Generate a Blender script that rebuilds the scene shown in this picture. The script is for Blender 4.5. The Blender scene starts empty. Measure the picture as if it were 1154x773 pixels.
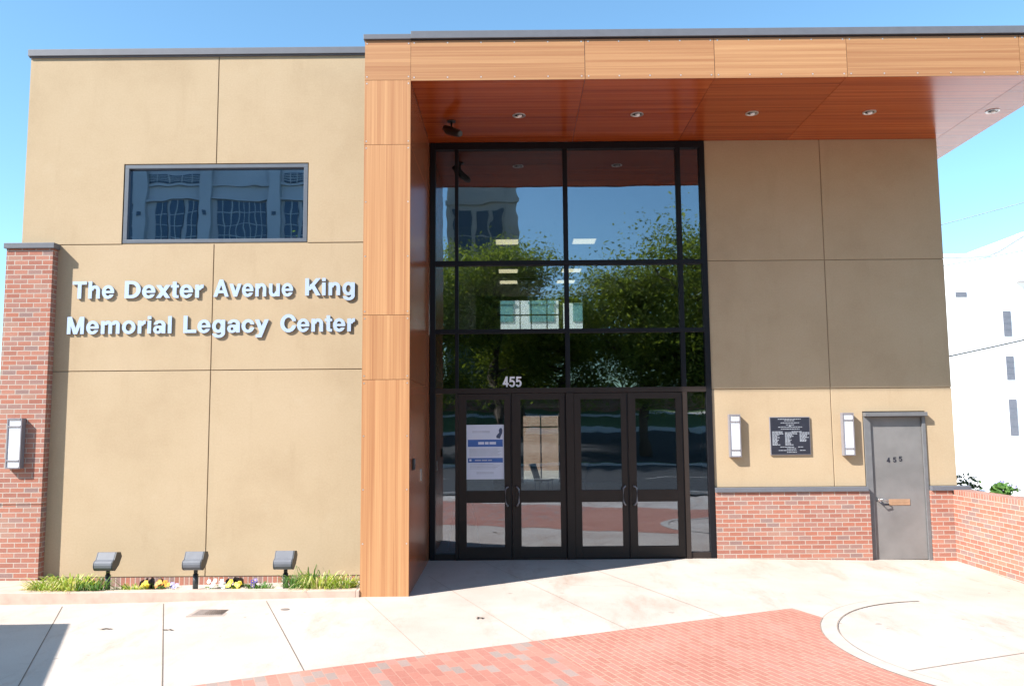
import bpy, bmesh, math, random
import numpy as np
from mathutils import Matrix, Vector
R = math.radians
random.seed(7)
scn = bpy.context.scene
COL = scn.collection

# ------------------------------------------------------------------ camera
cam_d = bpy.data.cameras.new("camera")
cam = bpy.data.objects.new("camera", cam_d)
COL.objects.link(cam)
scn.camera = cam
cam_d.sensor_fit = 'HORIZONTAL'
cam_d.sensor_width = 36
cam_d.lens = 28.845
cam_d.clip_start = 0.05
cam_d.clip_end = 2000
cam.matrix_world = (Matrix.Translation((0, -14.0, 2.26)) @ Matrix.Rotation(0.00179, 4, 'Z')
                    @ Matrix.Rotation(math.pi / 2 + 0.09784, 4, 'X') @ Matrix.Rotation(-0.0083, 4, 'Z'))

# ------------------------------------------------------------------ light
SUN_DIR = Vector((1.636, 1.0, -1.636)).normalized()       # the way the light travels
elev = math.asin(-SUN_DIR.z)
w = bpy.data.worlds.new("World")
scn.world = w
w.use_nodes = True
nt = w.node_tree
bg = nt.nodes['Background']
sky = nt.nodes.new('ShaderNodeTexSky')
sky.sky_type = 'NISHITA'
sky.sun_disc = False
sky.sun_elevation = elev
sky.sun_rotation = math.atan2(-SUN_DIR.x, -SUN_DIR.y)
sky.air_density = 1.0
sky.dust_density = 0.35
sky.ozone_density = 1.6
tint = nt.nodes.new('ShaderNodeMix')                       # camera white balance of the sky light
tint.data_type = 'RGBA'
tint.blend_type = 'MULTIPLY'
tint.inputs[0].default_value = 1
tint.inputs[7].default_value = (0.92, 1.22, 1.25, 1)
nt.links.new(sky.outputs[0], tint.inputs[6])
nt.links.new(tint.outputs[2], bg.inputs[0])
bg.inputs[1].default_value = 0.106
sun_d = bpy.data.lights.new("sun", 'SUN')
sun_d.energy = 5.0
sun_d.angle = R(0.53)
sun_d.color = (1.0, 0.96, 0.905)
sun = bpy.data.objects.new("sun", sun_d)
COL.objects.link(sun)
sun.rotation_euler = SUN_DIR.to_track_quat('-Z', 'Y').to_euler()
sun.location = (-30, -30, 40)
scn.view_settings.view_transform = 'Standard'
scn.view_settings.look = 'None'
scn.view_settings.gamma = 1
scn.view_settings.use_curve_mapping = False
scn.view_settings.exposure = 1.1
scn.render.engine = 'CYCLES'
scn.cycles.use_denoising = True
scn.cycles.max_bounces = 8
scn.cycles.transparent_max_bounces = 12
scn.cycles.caustics_reflective = False
scn.cycles.caustics_refractive = False
scn.cycles.sample_clamp_indirect = 6


# ------------------------------------------------------------------ materials
class N:
    def __init__(s, name):
        s.m = bpy.data.materials.new(name)
        s.m.use_nodes = True
        s.t = s.m.node_tree
        s.p = s.t.nodes['Principled BSDF']
        s.out = s.t.nodes['Material Output']

    def n(s, typ, **kw):
        x = s.t.nodes.new(typ)
        for k, v in kw.items():
            if k.startswith('i_'):
                x.inputs[k[2:].replace('_', ' ')].default_value = v
            else:
                setattr(x, k, v)
        return x

    def l(s, a, b):
        s.t.links.new(a, b)
        return b

    def uv(s, scale=(1, 1, 1), rnd=False, loc=(0, 0, 0), rot=0):
        tc = s.n('ShaderNodeTexCoord')
        mp = s.n('ShaderNodeMapping')
        mp.inputs['Scale'].default_value = scale
        mp.inputs['Location'].default_value = loc
        mp.inputs['Rotation'].default_value = (0, 0, rot)
        src = tc.outputs['UV']
        if rnd:
            oi = s.n('ShaderNodeObjectInfo')
            ad = s.n('ShaderNodeVectorMath', operation='ADD')
            mu = s.n('ShaderNodeMath', operation='MULTIPLY')
            mu.inputs[1].default_value = 37.0
            s.l(oi.outputs['Random'], mu.inputs[0])
            s.l(src, ad.inputs[0])
            s.l(mu.outputs[0], ad.inputs[1])
            src = ad.outputs[0]
        s.l(src, mp.inputs[0])
        return mp.outputs[0]

    def noise(s, vec, scale, detail=4, rough=.55):
        x = s.n('ShaderNodeTexNoise')
        x.inputs['Scale'].default_value = scale
        x.inputs['Detail'].default_value = detail
        x.inputs['Roughness'].default_value = rough
        if vec is not None:
            s.l(vec, x.inputs['Vector'])
        return x.outputs['Fac']

    def ramp(s, fac, stops, interp='LINEAR'):
        x = s.n('ShaderNodeValToRGB')
        cr = x.color_ramp
        cr.interpolation = interp
        while len(cr.elements) < len(stops):
            cr.elements.new(.5)
        for e, (p, c) in zip(cr.elements, stops):
            e.position = p
            e.color = (*c, 1) if len(c) == 3 else c
        s.l(fac, x.inputs[0])
        return x.outputs[0]

    def mix(s, fac, a, b, mode='MIX'):
        x = s.n('ShaderNodeMix', data_type='RGBA', blend_type=mode)
        for sock, v in ((x.inputs[0], fac), (x.inputs[6], a), (x.inputs[7], b)):
            if isinstance(v, (int, float)):
                sock.default_value = v
            elif isinstance(v, tuple):
                sock.default_value = (*v, 1)
            else:
                s.l(v, sock)
        return x.outputs[2]

    def bump(s, h, strength, dist):
        x = s.n('ShaderNodeBump')
        x.inputs['Strength'].default_value = strength
        x.inputs['Distance'].default_value = dist
        s.l(h, x.inputs['Height'])
        s.l(x.outputs[0], s.p.inputs['Normal'])

    def set(s, color=None, rough=None, metal=None, spec=None):
        if color is not None:
            if isinstance(color, tuple):
                s.p.inputs['Base Color'].default_value = (*color, 1)
            else:
                s.l(color, s.p.inputs['Base Color'])
        if rough is not None:
            s.p.inputs['Roughness'].default_value = rough
        if metal is not None:
            s.p.inputs['Metallic'].default_value = metal
        if spec is not None:
            s.p.inputs['Specular IOR Level'].default_value = spec
        return s.m


def painted(name, col, rough=.5, metal=0., var=.12, scale=6, spec=.5):
    a = N(name)
    f = a.noise(a.uv(), scale, 5)
    d = tuple(c * (1 - var) for c in col)
    b = tuple(min(1, c * (1 + var)) for c in col)
    m = a.set(a.ramp(f, [(.3, d), (.7, b)]), rough, metal, spec)
    return m


def mat_stucco(name):
    a = N(name)
    uv = a.uv()
    big = a.noise(uv, .7, 6, .62)
    c = a.ramp(big, [(.28, (.410, .305, .193)), (.50, (.460, .350, .226)), (.74, (.485, .373, .248))])
    streak = a.noise(a.uv(scale=(1.6, .22, 1)), 2.0, 5, .65)
    c = a.mix(a.ramp(streak, [(.56, (0, 0, 0)), (.78, (.42, .42, .42))]), c, (.375, .275, .168))
    pale = a.noise(a.uv(loc=(7, 3, 0)), 1.7, 5, .7)
    c = a.mix(a.ramp(pale, [(.58, (0, 0, 0)), (.80, (.35, .35, .35))]), c, (.51, .415, .295))
    fine = a.noise(uv, 38, 3, .6)
    c = a.mix(.12, c, a.ramp(fine, [(.35, (.32, .235, .155)), (.65, (.53, .41, .29))]))
    h = a.noise(uv, 120, 3, .7)
    a.bump(h, .5, .004)
    return a.set(c, .93, spec=.15)


def mat_brick(name, w=.21, h=.0725, mortar=(.50, .44, .38), rot=0, horiz=False, ms=.0065, off=(0, 0, 0), tones=None, bstr=.55):
    a = N(name)
    uv = a.uv(loc=off, rot=rot)
    b = a.n('ShaderNodeTexBrick')
    b.inputs['Scale'].default_value = 1
    b.inputs['Brick Width'].default_value = w
    b.inputs['Row Height'].default_value = h
    b.inputs['Mortar Size'].default_value = ms
    b.inputs['Mortar Smooth'].default_value = .12
    b.inputs['Bias'].default_value = 0
    b.inputs['Color1'].default_value = (0, 0, 0, 1)
    b.inputs['Color2'].default_value = (1, 1, 1, 1)
    b.inputs['Mortar'].default_value = (.5, .5, .5, 1)
    a.l(uv, b.inputs['Vector'])
    tones = tones or [(0, (.30, .095, .065)), (.18, (.37, .125, .08)), (.36, (.42, .17, .115)), (.52, (.33, .15, .12)),
                      (.64, (.39, .12, .07)), (.76, (.26, .165, .15)), (.86, (.20, .15, .15)), (.94, (.36, .20, .15))]
    c = a.ramp(b.outputs['Color'], tones, 'CONSTANT')
    fn = a.noise(uv, 45, 4, .7)
    c = a.mix(.30, c, a.ramp(fn, [(.3, (.20, .08, .06)), (.7, (.48, .24, .18))]))
    mo = a.mix(a.noise(uv, 14, 3), mortar, tuple(v * .78 for v in mortar))
    c = a.mix(b.outputs['Fac'], c, mo)
    c = a.mix(.16, c, a.ramp(a.noise(uv, .8, 4), [(.3, (.25, .13, .10)), (.7, (.55, .40, .33))]))
    inv = a.n('ShaderNodeMath', operation='SUBTRACT')
    inv.inputs[0].default_value = 1
    a.l(b.outputs['Fac'], inv.inputs[1])
    ad = a.n('ShaderNodeMath', operation='MULTIPLY_ADD')
    ad.inputs[1].default_value = .25
    a.l(fn, ad.inputs[0])
    a.l(inv.outputs[0], ad.inputs[2])
    a.bump(ad.outputs[0], bstr, .006)
    return a.set(c, .88, spec=.2)


def mat_wood(name, vertical, dark, light, rough=.3, spec=.45):
    a = N(name)
    s1 = (58, .3, 1) if vertical else (.3, 58, 1)
    s2 = (15, .1, 1) if vertical else (.1, 15, 1)
    f1 = a.noise(a.uv(scale=s1, rnd=True), 1.0, 4, .65)
    f2 = a.noise(a.uv(scale=s2, rnd=True), 1.0, 3, .55)
    mid = tuple((x + y) / 2 for x, y in zip(dark, light))
    c1 = a.ramp(f1, [(.36, dark), (.5, mid), (.62, light)])
    c2 = a.ramp(f2, [(.38, dark), (.62, light)])
    oi = a.n('ShaderNodeObjectInfo')
    tone = a.ramp(oi.outputs['Random'], [(0, (.90, .88, .86)), (1, (1.06, 1.06, 1.06))])
    return a.set(a.mix(1, a.mix(.5, c1, c2), tone, 'MULTIPLY'), rough, spec=spec)


def mat_concrete():
    a = N("pale_concrete")
    uv = a.uv()
    c = a.ramp(a.noise(uv, .5, 6, .62), [(.30, (.42, .335, .28)), (.55, (.50, .43, .375)), (.75, (.54, .475, .42))])
    st = a.noise(a.uv(scale=(1.4, .45, 1), rot=.4), 1.1, 6, .72)
    c = a.mix(a.ramp(st, [(.52, (0, 0, 0)), (.72, (.75, .75, .75))]), c, (.34, .235, .175))
    st2 = a.noise(a.uv(loc=(11, 5, 0), scale=(.7, 1.5, 1), rot=-.5), 2.6, 6, .75)
    c = a.mix(a.ramp(st2, [(.58, (0, 0, 0)), (.74, (.5, .5, .5))]), c, (.36, .27, .215))
    cr = a.n('ShaderNodeTexVoronoi', feature='DISTANCE_TO_EDGE')
    cr.inputs['Scale'].default_value = .42
    wv = a.n('ShaderNodeVectorMath', operation='MULTIPLY_ADD')
    nw = a.n('ShaderNodeTexNoise')
    nw.inputs['Scale'].default_value = 1.3
    nw.inputs['Detail'].default_value = 6
    a.l(uv, nw.inputs['Vector'])
    a.l(nw.outputs['Color'], wv.inputs[0])
    wv.inputs[1].default_value = (1.6, 1.6, 0)
    a.l(uv, wv.inputs[2])
    a.l(wv.outputs[0], cr.inputs['Vector'])
    gate = a.ramp(a.noise(a.uv(loc=(2, 9, 0)), .45, 2), [(.60, (0, 0, 0)), (.66, (.5, .5, .5))])
    crk = a.ramp(cr.outputs['Distance'], [(.0, (1, 1, 1)), (.006, (0, 0, 0))])
    c = a.mix(a.mix(1, crk, gate, 'MULTIPLY'), c, (.20, .15, .12))
    sp = a.noise(uv, 70, 2, .7)
    c = a.mix(.14, c, a.ramp(sp, [(.35, (.27, .23, .20)), (.6, (.6, .55, .50))]))
    spots = a.noise(a.uv(loc=(3, 8, 0)), 7, 2, .4)
    c = a.mix(a.ramp(spots, [(.735, (0, 0, 0)), (.76, (.55, .55, .55))]), c, (.22, .19, .16))
    a.bump(a.noise(uv, 160, 2, .7), .3, .003)
    return a.set(c, .85, spec=.25)


def mat_glass(name, tint, refl, rcol, wave=.02):
    a = N(name)
    a.t.nodes.remove(a.p)
    tr = a.n('ShaderNodeBsdfTransparent')
    tr.inputs[0].default_value = (*tint, 1)
    gl = a.n('ShaderNodeBsdfGlossy')
    gl.inputs['Color'].default_value = (*rcol, 1)
    gl.inputs['Roughness'].default_value = 0.012
    tc = a.n('ShaderNodeTexCoord')
    nz = a.noise(tc.outputs['Object'], 1.1, 2, .5)
    bp = a.n('ShaderNodeBump')
    bp.inputs['Strength'].default_value = wave
    bp.inputs['Distance'].default_value = .12
    a.l(nz, bp.inputs['Height'])
    a.l(bp.outputs[0], gl.inputs['Normal'])
    lw = a.n('ShaderNodeFresnel')
    lw.inputs[0].default_value = 1.45
    ad = a.n('ShaderNodeMath', operation='ADD', use_clamp=True)
    ad.inputs[1].default_value = refl
    a.l(lw.outputs[0], ad.inputs[0])
    mx = a.n('ShaderNodeMixShader')
    a.l(ad.outputs[0], mx.inputs[0])
    a.l(tr.outputs[0], mx.inputs[1])
    a.l(gl.outputs[0], mx.inputs[2])
    a.l(mx.outputs[0], a.out.inputs[0])
    return a.m


def mat_leaf(name, cols, trans=.35):
    a = N(name)
    g = a.n('ShaderNodeNewGeometry')
    c = a.ramp(g.outputs['Random Per Island'], [(i / len(cols), x) for i, x in enumerate(cols)], 'CONSTANT')
    df = a.n('ShaderNodeBsdfTranslucent')
    a.l(a.mix(1, c, (1.5, 1.5, .7), 'MULTIPLY'), df.inputs[0])
    a.set(c, .6, spec=.3)
    mx = a.n('ShaderNodeMixShader')
    mx.inputs[0].default_value = trans
    a.l(a.p.outputs[0], mx.inputs[1])
    a.l(df.outputs[0], mx.inputs[2])
    a.l(mx.outputs[0], a.out.inputs[0])
    return a.m


def mat_emit(name, col, s):
    a = N(name)
    a.p.inputs['Emission Color'].default_value = (*col, 1)
    a.p.inputs['Emission Strength'].default_value = s
    return a.set(col, .5)


STUCCO = mat_stucco("tan_stucco")
BRICK = mat_brick("red_brick")
BRICKR = mat_brick("rowlock_brick", w=.0725, h=.30, off=(0, .02, 0))
PAVER = mat_brick("plain_paver", w=.21, h=.078, ms=.005, mortar=(.55, .34, .24), rot=math.pi / 2, bstr=.3,
                  tones=[(0, (.42, .155, .115)), (.3, (.45, .175, .13)), (.6, (.39, .14, .10)), (.85, (.43, .19, .15))])
PAVERG = mat_brick("mottled_paver", w=.21, h=.105, ms=.004, mortar=(.47, .25, .19), rot=math.pi / 2, bstr=.3,
                   tones=[(0, (.43, .155, .115)), (.25, (.46, .19, .14)), (.5, (.39, .14, .105)), (.72, (.48, .21, .17)), (.80, (.25, .235, .215)), (.92, (.31, .26, .235))])
STRIPBRICK = mat_brick("footing_brick", w=.0725, h=.2, off=(0, .1, 0))
WOODV = mat_wood("cladding_wood_upright", True, (.345, .150, .064), (.52, .285, .132), .5, .35)
WOODH = mat_wood("cladding_wood_level", False, (.345, .152, .066), (.51, .283, .134), .5, .35)
WOODS = mat_wood("soffit_wood", False, (.215, .030, .006), (.47, .105, .022), .2, .72)
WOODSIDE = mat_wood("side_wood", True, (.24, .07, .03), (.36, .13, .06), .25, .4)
CONC = mat_concrete()
PINKCONC = painted("pinkish_concrete", (.50, .37, .30), .9, var=.14, scale=5)
COPING = painted("grey_coping_metal", (.135, .14, .16), .5, var=.06, spec=.35)
BLACKFRAME = painted("black_frame_paint", (.010, .010, .013), .45, var=.1, spec=.2)
BRONZE = painted("dark_bronze_paint", (.030, .022, .019), .5, var=.08, spec=.25)
ALU = painted("window_frame_grey", (.11, .125, .15), .45, metal=.2, var=.06)
GLASS = mat_glass("entrance_glass", (.60, .65, .64), .19, (.82, .88, 1.0), .02)
SPANDREL = mat_glass("spandrel_glass", (.14, .14, .14), .14, (.85, .95, .95), .02)
BLUEGLASS = mat_glass("blue_window_glass", (.22, .26, .30), .52, (.50, .72, 1.0), .015)
DOORGREY = painted("grey_steel_door_paint", (.185, .178, .174), .5, var=.17, scale=1.8)
DARKGREY = painted("dark_grey_door_frame", (.10, .10, .115), .5)
METAL = painted("sky_tinted_silver", (.50, .60, .78), .36, metal=.25, var=.02, scale=20)  # letter silver, with the blue sky reflection put into the base colour
STEEL = painted("door_lever_steel", (.6, .6, .6), .3, metal=.9)
LETTERSIDE = painted("letter_return_grey", (.38, .38, .40), .5, metal=.3)
SCONCEMETAL = painted("sconce_grey_metal", (.23, .22, .24), .45, var=.08)
ACRYLIC = painted("white_acrylic", (.86, .87, .90), .4, var=.02)
BLACK = painted("black_plaque", (.022, .023, .035), .35)
SILVERTEXT = painted("plaque_silver", (.30, .32, .36), .4)
BRASS = painted("old_brass_plate", (.42, .26, .16), .45, metal=.2)
FLOOD = painted("floodlight_grey", (.15, .155, .175), .5, var=.1, spec=.3)
FLOODPOST = painted("floodlight_post_black", (.04, .042, .045), .45)
CAMBLACK = painted("camera_black", (.02, .02, .022), .4)
PAPER = painted("white_paper", (.66, .69, .80), .7, var=.02)
PAPERGREY = painted("paper_print_grey", (.45, .47, .55), .7)
PAPERBLUE = painted("paper_print_blue", (.055, .14, .42), .6)
PAPERDARK = painted("paper_print_dark", (.05, .07, .14), .6)
WHITEPLASTER = painted("white_plaster", (.80, .80, .79), .85, var=.03, scale=.6)
BED = painted("pinkish_bed_soil", (.33, .24, .19), .95, var=.35, scale=30)
SOIL = painted("dark_mulch", (.10, .065, .045), .95, var=.4, scale=40)
JOINTM = painted("pavement_joint", (.17, .13, .10), .95, var=.2, scale=20)
JOINTL = painted("faint_joint", (.30, .22, .17), .95, var=.2, scale=20)
IRON = painted("drain_iron", (.21, .17, .15), .7, var=.2, scale=30)
RIMM = painted("lamp_trim_silver", (.62, .60, .57), .3, metal=.7)
LAMPDARK = painted("lamp_reflector", (.30, .29, .28), .22, metal=.8)
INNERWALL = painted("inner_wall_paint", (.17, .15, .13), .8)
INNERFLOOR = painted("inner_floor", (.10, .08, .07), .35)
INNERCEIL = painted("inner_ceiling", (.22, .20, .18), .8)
ASPHALT = painted("asphalt", (.036, .036, .038), .9, var=.2, scale=12)
PAVE = painted("far_pavement", (.55, .52, .48), .85, var=.1, scale=1)
GRASSM = painted("lawn_green", (.08, .13, .035), .95, var=.4, scale=2.5)
EARTH = painted("ground_earth", (.30, .27, .22), .95, var=.15, scale=.3)
STONE = painted("grey_stone_facade", (.46, .44, .41), .85, var=.10, scale=.2)
STONE2 = painted("pale_stone_facade", (.42, .41, .41), .85, var=.08, scale=.2)
DARKGLASS = painted("dark_facade_glass", (.03, .045, .07), .12, spec=.8)
BARK = painted("tree_bark", (.10, .075, .055), .9, var=.3, scale=8)
LEAF = mat_leaf("tree_leaves", [(.17, .22, .05), (.21, .26, .055), (.14, .18, .04), (.25, .29, .065), (.16, .20, .045)], .5)
LEAFD = mat_leaf("dark_shrub_leaves", [(.03, .06, .02), (.04, .08, .025), (.05, .10, .02)], .2)
BLADE = mat_leaf("grass_blades", [(.28, .38, .06), (.42, .48, .12), (.60, .56, .27), (.17, .29, .05), (.66, .58, .34), (.36, .44, .09)], .4)
BLADEG = mat_leaf("green_blades", [(.10, .21, .05), (.15, .27, .07)], .3)
YELLOW = painted("petal_yellow", (.85, .62, .03), .6)
ORANGE = painted("petal_orange", (.80, .33, .04), .6)
WHITEP = painted("petal_white", (.85, .85, .88), .6, var=.03)
VIOLET = painted("petal_violet", (.38, .34, .62), .6)
PURPLE = painted("petal_purple", (.12, .07, .25), .6)
TEAL = painted("teal_panel", (.16, .33, .34), .4)
WIREM = painted("wire_black", (.03, .03, .035), .6)
PALEWIRE = painted("wire_pale", (.22, .30, .36), .6)
BULBC = mat_emit("ceiling_lamp_glow", (1.0, .80, .52), 1.1)


# ------------------------------------------------------------------ mesh helpers
class MB:
    def __init__(s):
        s.bm = bmesh.new()
        s.uvl = s.bm.loops.layers.uv.new('UVMap')
        s.mats = []

    def mi(s, m):
        if m not in s.mats:
            s.mats.append(m)
        return s.mats.index(m)

    def face(s, pts, m, uvs=None, smooth=False):
        vs = [s.bm.verts.new(p) for p in pts]
        try:
            f = s.bm.faces.new(vs)
        except ValueError:
            return None
        s.fin(f, m, uvs, smooth)
        return f

    def fin(s, f, m, uvs=None, smooth=False):
        f.material_index = s.mi(m)
        f.smooth = smooth
        f.normal_update()
        n = f.normal
        ax, ay, az = abs(n.x), abs(n.y), abs(n.z)
        for i, l in enumerate(f.loops):
            c = l.vert.co
            if uvs:
                l[s.uvl].uv = uvs[i]
            elif az >= ax and az >= ay:
                l[s.uvl].uv = (c.x, c.y)
            elif ay >= ax:
                l[s.uvl].uv = (c.x, c.z)
            else:
                l[s.uvl].uv = (c.y, c.z)

    def box(s, x0, x1, y0, y1, z0, z1, m):
        v = [s.bm.verts.new(p) for p in ((x0, y0, z0), (x1, y0, z0), (x1, y1, z0), (x0, y1, z0), (x0, y0, z1), (x1, y0, z1), (x1, y1, z1), (x0, y1, z1))]
        for q in ((3, 2, 1, 0), (4, 5, 6, 7), (0, 1, 5, 4), (1, 2, 6, 5), (2, 3, 7, 6), (3, 0, 4, 7)):
            s.fin(s.bm.faces.new([v[i] for i in q]), m)
        return s

    def prism(s, pts, axis, a, b, m, mside=None, smooth=False):
        """pts: 2D outline; axis: the extrusion axis"""
        def P(p, t):
            return {'x': (t, p[0], p[1]), 'y': (p[0], t, p[1]), 'z': (p[0], p[1], t)}[axis]
        A = [s.bm.verts.new(P(p, a)) for p in pts]
        B = [s.bm.verts.new(P(p, b)) for p in pts]
        fs = [s.bm.faces.new(A), s.bm.faces.new(B[::-1])]
        for f in fs:
            s.fin(f, m)
        n = len(pts)
        sd = []
        for i in range(n):
            f = s.bm.faces.new([A[i], B[i], B[(i + 1) % n], A[(i + 1) % n]])
            s.fin(f, mside or m, smooth=smooth)
            sd.append(f)
        bmesh.ops.recalc_face_normals(s.bm, faces=fs + sd)
        return s

    def tube(s, pts, radii, m, n=8, smooth=True, caps=True):
        pts = [Vector(p) for p in pts]
        if isinstance(radii, (int, float)):
            radii = [radii] * len(pts)
        rings = []
        for i, p in enumerate(pts):
            d = (pts[min(i + 1, len(pts) - 1)] - pts[max(i - 1, 0)]).normalized()
            u = d.cross(Vector((0, 0, 1)))
            if u.length < .05:
                u = d.cross(Vector((0, 1, 0)))
            u.normalize()
            v = d.cross(u)
            rings.append([s.bm.verts.new(p + (u * math.cos(2 * math.pi * k / n) + v * math.sin(2 * math.pi * k / n)) * radii[i]) for k in range(n)])
        fs = []
        for a, b in zip(rings, rings[1:]):
            for k in range(n):
                fs.append(s.bm.faces.new([a[k], a[(k + 1) % n], b[(k + 1) % n], b[k]]))
        if caps:
            fs.append(s.bm.faces.new(rings[0][::-1]))
            fs.append(s.bm.faces.new(rings[-1]))
        bmesh.ops.recalc_face_normals(s.bm, faces=fs)
        for f in fs:
            s.fin(f, m, smooth=smooth and len(f.verts) == 4)
        return s

    def disc(s, c, nrm, r, m, n=10):
        nrm = Vector(nrm).normalized()
        u = nrm.cross(Vector((0, 0, 1)))
        if u.length < .05:
            u = Vector((1, 0, 0))
        u.normalize()
        v = nrm.cross(u)
        c = Vector(c)
        s.face([c + (u * math.cos(2 * math.pi * k / n) + v * math.sin(2 * math.pi * k / n)) * r for k in range(n)], m)
        return s

    def build(s, name, parent=None, bevel=0, origin=None):
        me = bpy.data.meshes.new(name)
        if origin is not None:
            bmesh.ops.translate(s.bm, verts=s.bm.verts, vec=-Vector(origin))
        s.bm.to_mesh(me)
        s.bm.free()
        for m in s.mats:
            me.materials.append(m)
        o = bpy.data.objects.new(name, me)
        COL.objects.link(o)
        if origin is not None:
            o.location = origin
        if parent:
            o.parent = parent
            o.matrix_parent_inverse = Matrix.Translation(-parent_origin(parent))
        if bevel:
            b = o.modifiers.new('bevel', 'BEVEL')
            b.width = bevel
            b.segments = 2
            b.limit_method = 'ANGLE'
        return o


def parent_origin(p):
    v = Vector(p.location)
    q = p
    while q.parent:
        q = q.parent
        v = Vector(q.location) if v.length < 1e-9 else v
    return v if p.parent is None else WORLD_ORG.get(p.name, v)


WORLD_ORG = {}


def tag(o, label=None, cat=None, group=None, kind=None):
    for k, v in (('label', label), ('category', cat), ('group', group), ('kind', kind)):
        if v:
            o[k] = v
    return o


def thing(name, label, cat, loc=(0, 0, 0), group=None):
    o = bpy.data.objects.new(name, None)
    COL.objects.link(o)
    o.location = loc
    o.empty_display_size = .2
    return tag(o, label, cat, group)


def copy_tree(o, dloc, label=None, parent=None):
    c = o.copy()
    COL.objects.link(c)
    if parent:
        c.parent = parent
    else:
        c.location = Vector(o.location) + Vector(dloc)
        if label:
            c['label'] = label
    for ch in list(o.children):
        copy_tree(ch, (0, 0, 0), parent=c)
    return c


def struct(o):
    o['kind'] = 'structure'
    return o


# ------------------------------------------------------------------ ground
def smooth(t):
    t = max(0., min(1., t))
    return t * t * (3 - 2 * t)


def gz(x, y):
    z = .017 * max(-14, min(y, 0)) - .065 * smooth((abs(x - .5) - 2.5) / 4.5)
    if y < -37:
        t = -y - 37
        z += .078 * min(t, 23) + .14 * max(0, min(t - 23, 15)) + .02 * max(0, min(t - 38, 60))
    return z


def sheet(name, poly, dz, m, step=.6, thick=0):
    """a flat outline laid over the ground, cut fine enough to follow it"""
    mb = MB()
    b = mb.bm
    f = b.faces.new([b.verts.new((x, y, 0)) for x, y in poly])
    bmesh.ops.triangulate(b, faces=[f])
    xs = [p[0] for p in poly]
    ys = [p[1] for p in poly]
    def cuts(lo, hi):
        k = math.ceil(lo / step)
        while k * step < hi:
            yield k * step
            k += 1
    for c in cuts(min(xs), max(xs)):
        bmesh.ops.bisect_plane(b, geom=b.verts[:] + b.edges[:] + b.faces[:], plane_co=(c, 0, 0), plane_no=(1, 0, 0))
    for c in cuts(min(ys), max(ys)):
        bmesh.ops.bisect_plane(b, geom=b.verts[:] + b.edges[:] + b.faces[:], plane_co=(0, c, 0), plane_no=(0, 1, 0))
    for v in b.verts:
        v.co.z = gz(v.co.x, v.co.y) + dz
    b.normal_update()
    for fc in b.faces:
        if fc.normal.z < 0:
            fc.normal_flip()
        mb.fin(fc, m)
    if thick:
        r = bmesh.ops.extrude_face_region(b, geom=b.faces[:])
        vs = [g for g in r['geom'] if isinstance(g, bmesh.types.BMVert)]
        bmesh.ops.translate(b, verts=vs, vec=(0, 0, thick))
    return mb.build(name)


# ground sheet reaching the horizon
gm = MB()
ax = sorted(set([-400, -250, -150, -100, -70, -50, -36] + [i * 1.0 for i in range(-26, 27)] + [36, 50, 70, 100, 150, 250, 400]))
ay = sorted(set([-400, -250, -160, -130, -115, -98, -90, -83, -75, -70, -65, -60, -55, -50, -45, -41, -37, -33, -28, -24, -20, -17] + [i * 1.0 for i in range(-15, 4)] + [6, 12, 20, 30, 50, 80, 120, 200, 400]))
grid = {}
for i, x in enumerate(ax):
    for j, y in enumerate(ay):
        grid[i, j] = gm.bm.verts.new((x, y, gz(x, y)))
for i in range(len(ax) - 1):
    for j in range(len(ay) - 1):
        f = gm.bm.faces.new([grid[i, j], grid[i + 1, j], grid[i + 1, j + 1], grid[i, j + 1]])
        near = ay[j] >= -37
        gm.fin(f, CONC if near and abs(ax[i]) < 60 else EARTH)
struct(gm.build('ground'))

# street frame: s along the street, n towards the building
SA = R(22.9)
def S(s, n):
    return (s * math.cos(SA) - n * math.sin(SA), s * math.sin(SA) + n * math.cos(SA))

CC = (5.62, -5.09)
CR = 2.26
# brick paving band: mottled part (left) and plain part with a curved bite for the round kerb
NB, NF = -4.55, -10.6
def circ(a, r=CR):
    return (CC[0] + r * math.cos(a), CC[1] + r * math.sin(a))

band_l = [S(-16, NB), S(-1.66, NB), S(-1.66, NF), S(-16, NF)]
a0, a1 = R(150), R(180 + 22.9 + 90)
arc = [circ(a0 + (a1 - a0) * k / 36) for k in range(37)]
band_r = [S(-1.66, NB), S(1.82, NB)] + arc + [S(16, S and -8.96), S(16, NF), S(-1.66, NF)]
# (the frame of the paving materials is turned with the street)
for m in (PAVER, PAVERG):
    for nd in m.node_tree.nodes:
        if nd.type == 'MAPPING':
            nd.inputs['Rotation'].default_value = (0, 0, math.pi / 2 - SA)
struct(sheet('brick_paving', band_l, .004, PAVERG))
struct(sheet('brick_paving', band_r, .004, PAVER))
# round flush kerb ring
def arc_sheet(name, a, b, ro, ri, dz, m, n=60):
    mb = MB()
    for k in range(n):
        t0, t1 = a + (b - a) * k / n, a + (b - a) * (k + 1) / n
        mb.face([(x, y, gz(x, y) + dz) for x, y in (circ(t0, ri), circ(t1, ri), circ(t1, ro), circ(t0, ro))], m)
    bmesh.ops.remove_doubles(mb.bm, verts=mb.bm.verts, dist=1e-5)
    mb.bm.normal_update()
    for f in mb.bm.faces:
        if f.normal.z < 0:
            f.normal_flip()
    return struct(mb.build(name))


KERBC = painted("ring_kerb_concrete", (.45, .40, .35), .85, var=.1, scale=4)
arc_sheet('kerb', R(100), R(300), CR, 2.09, .008, KERBC)

def strip(p, q, wd):
    p, q = Vector(p), Vector(q)
    d = (q - p).normalized()
    k = Vector((-d.y, d.x)) * wd / 2
    return [tuple(p + k), tuple(q + k), tuple(q - k), tuple(p - k)]

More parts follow.
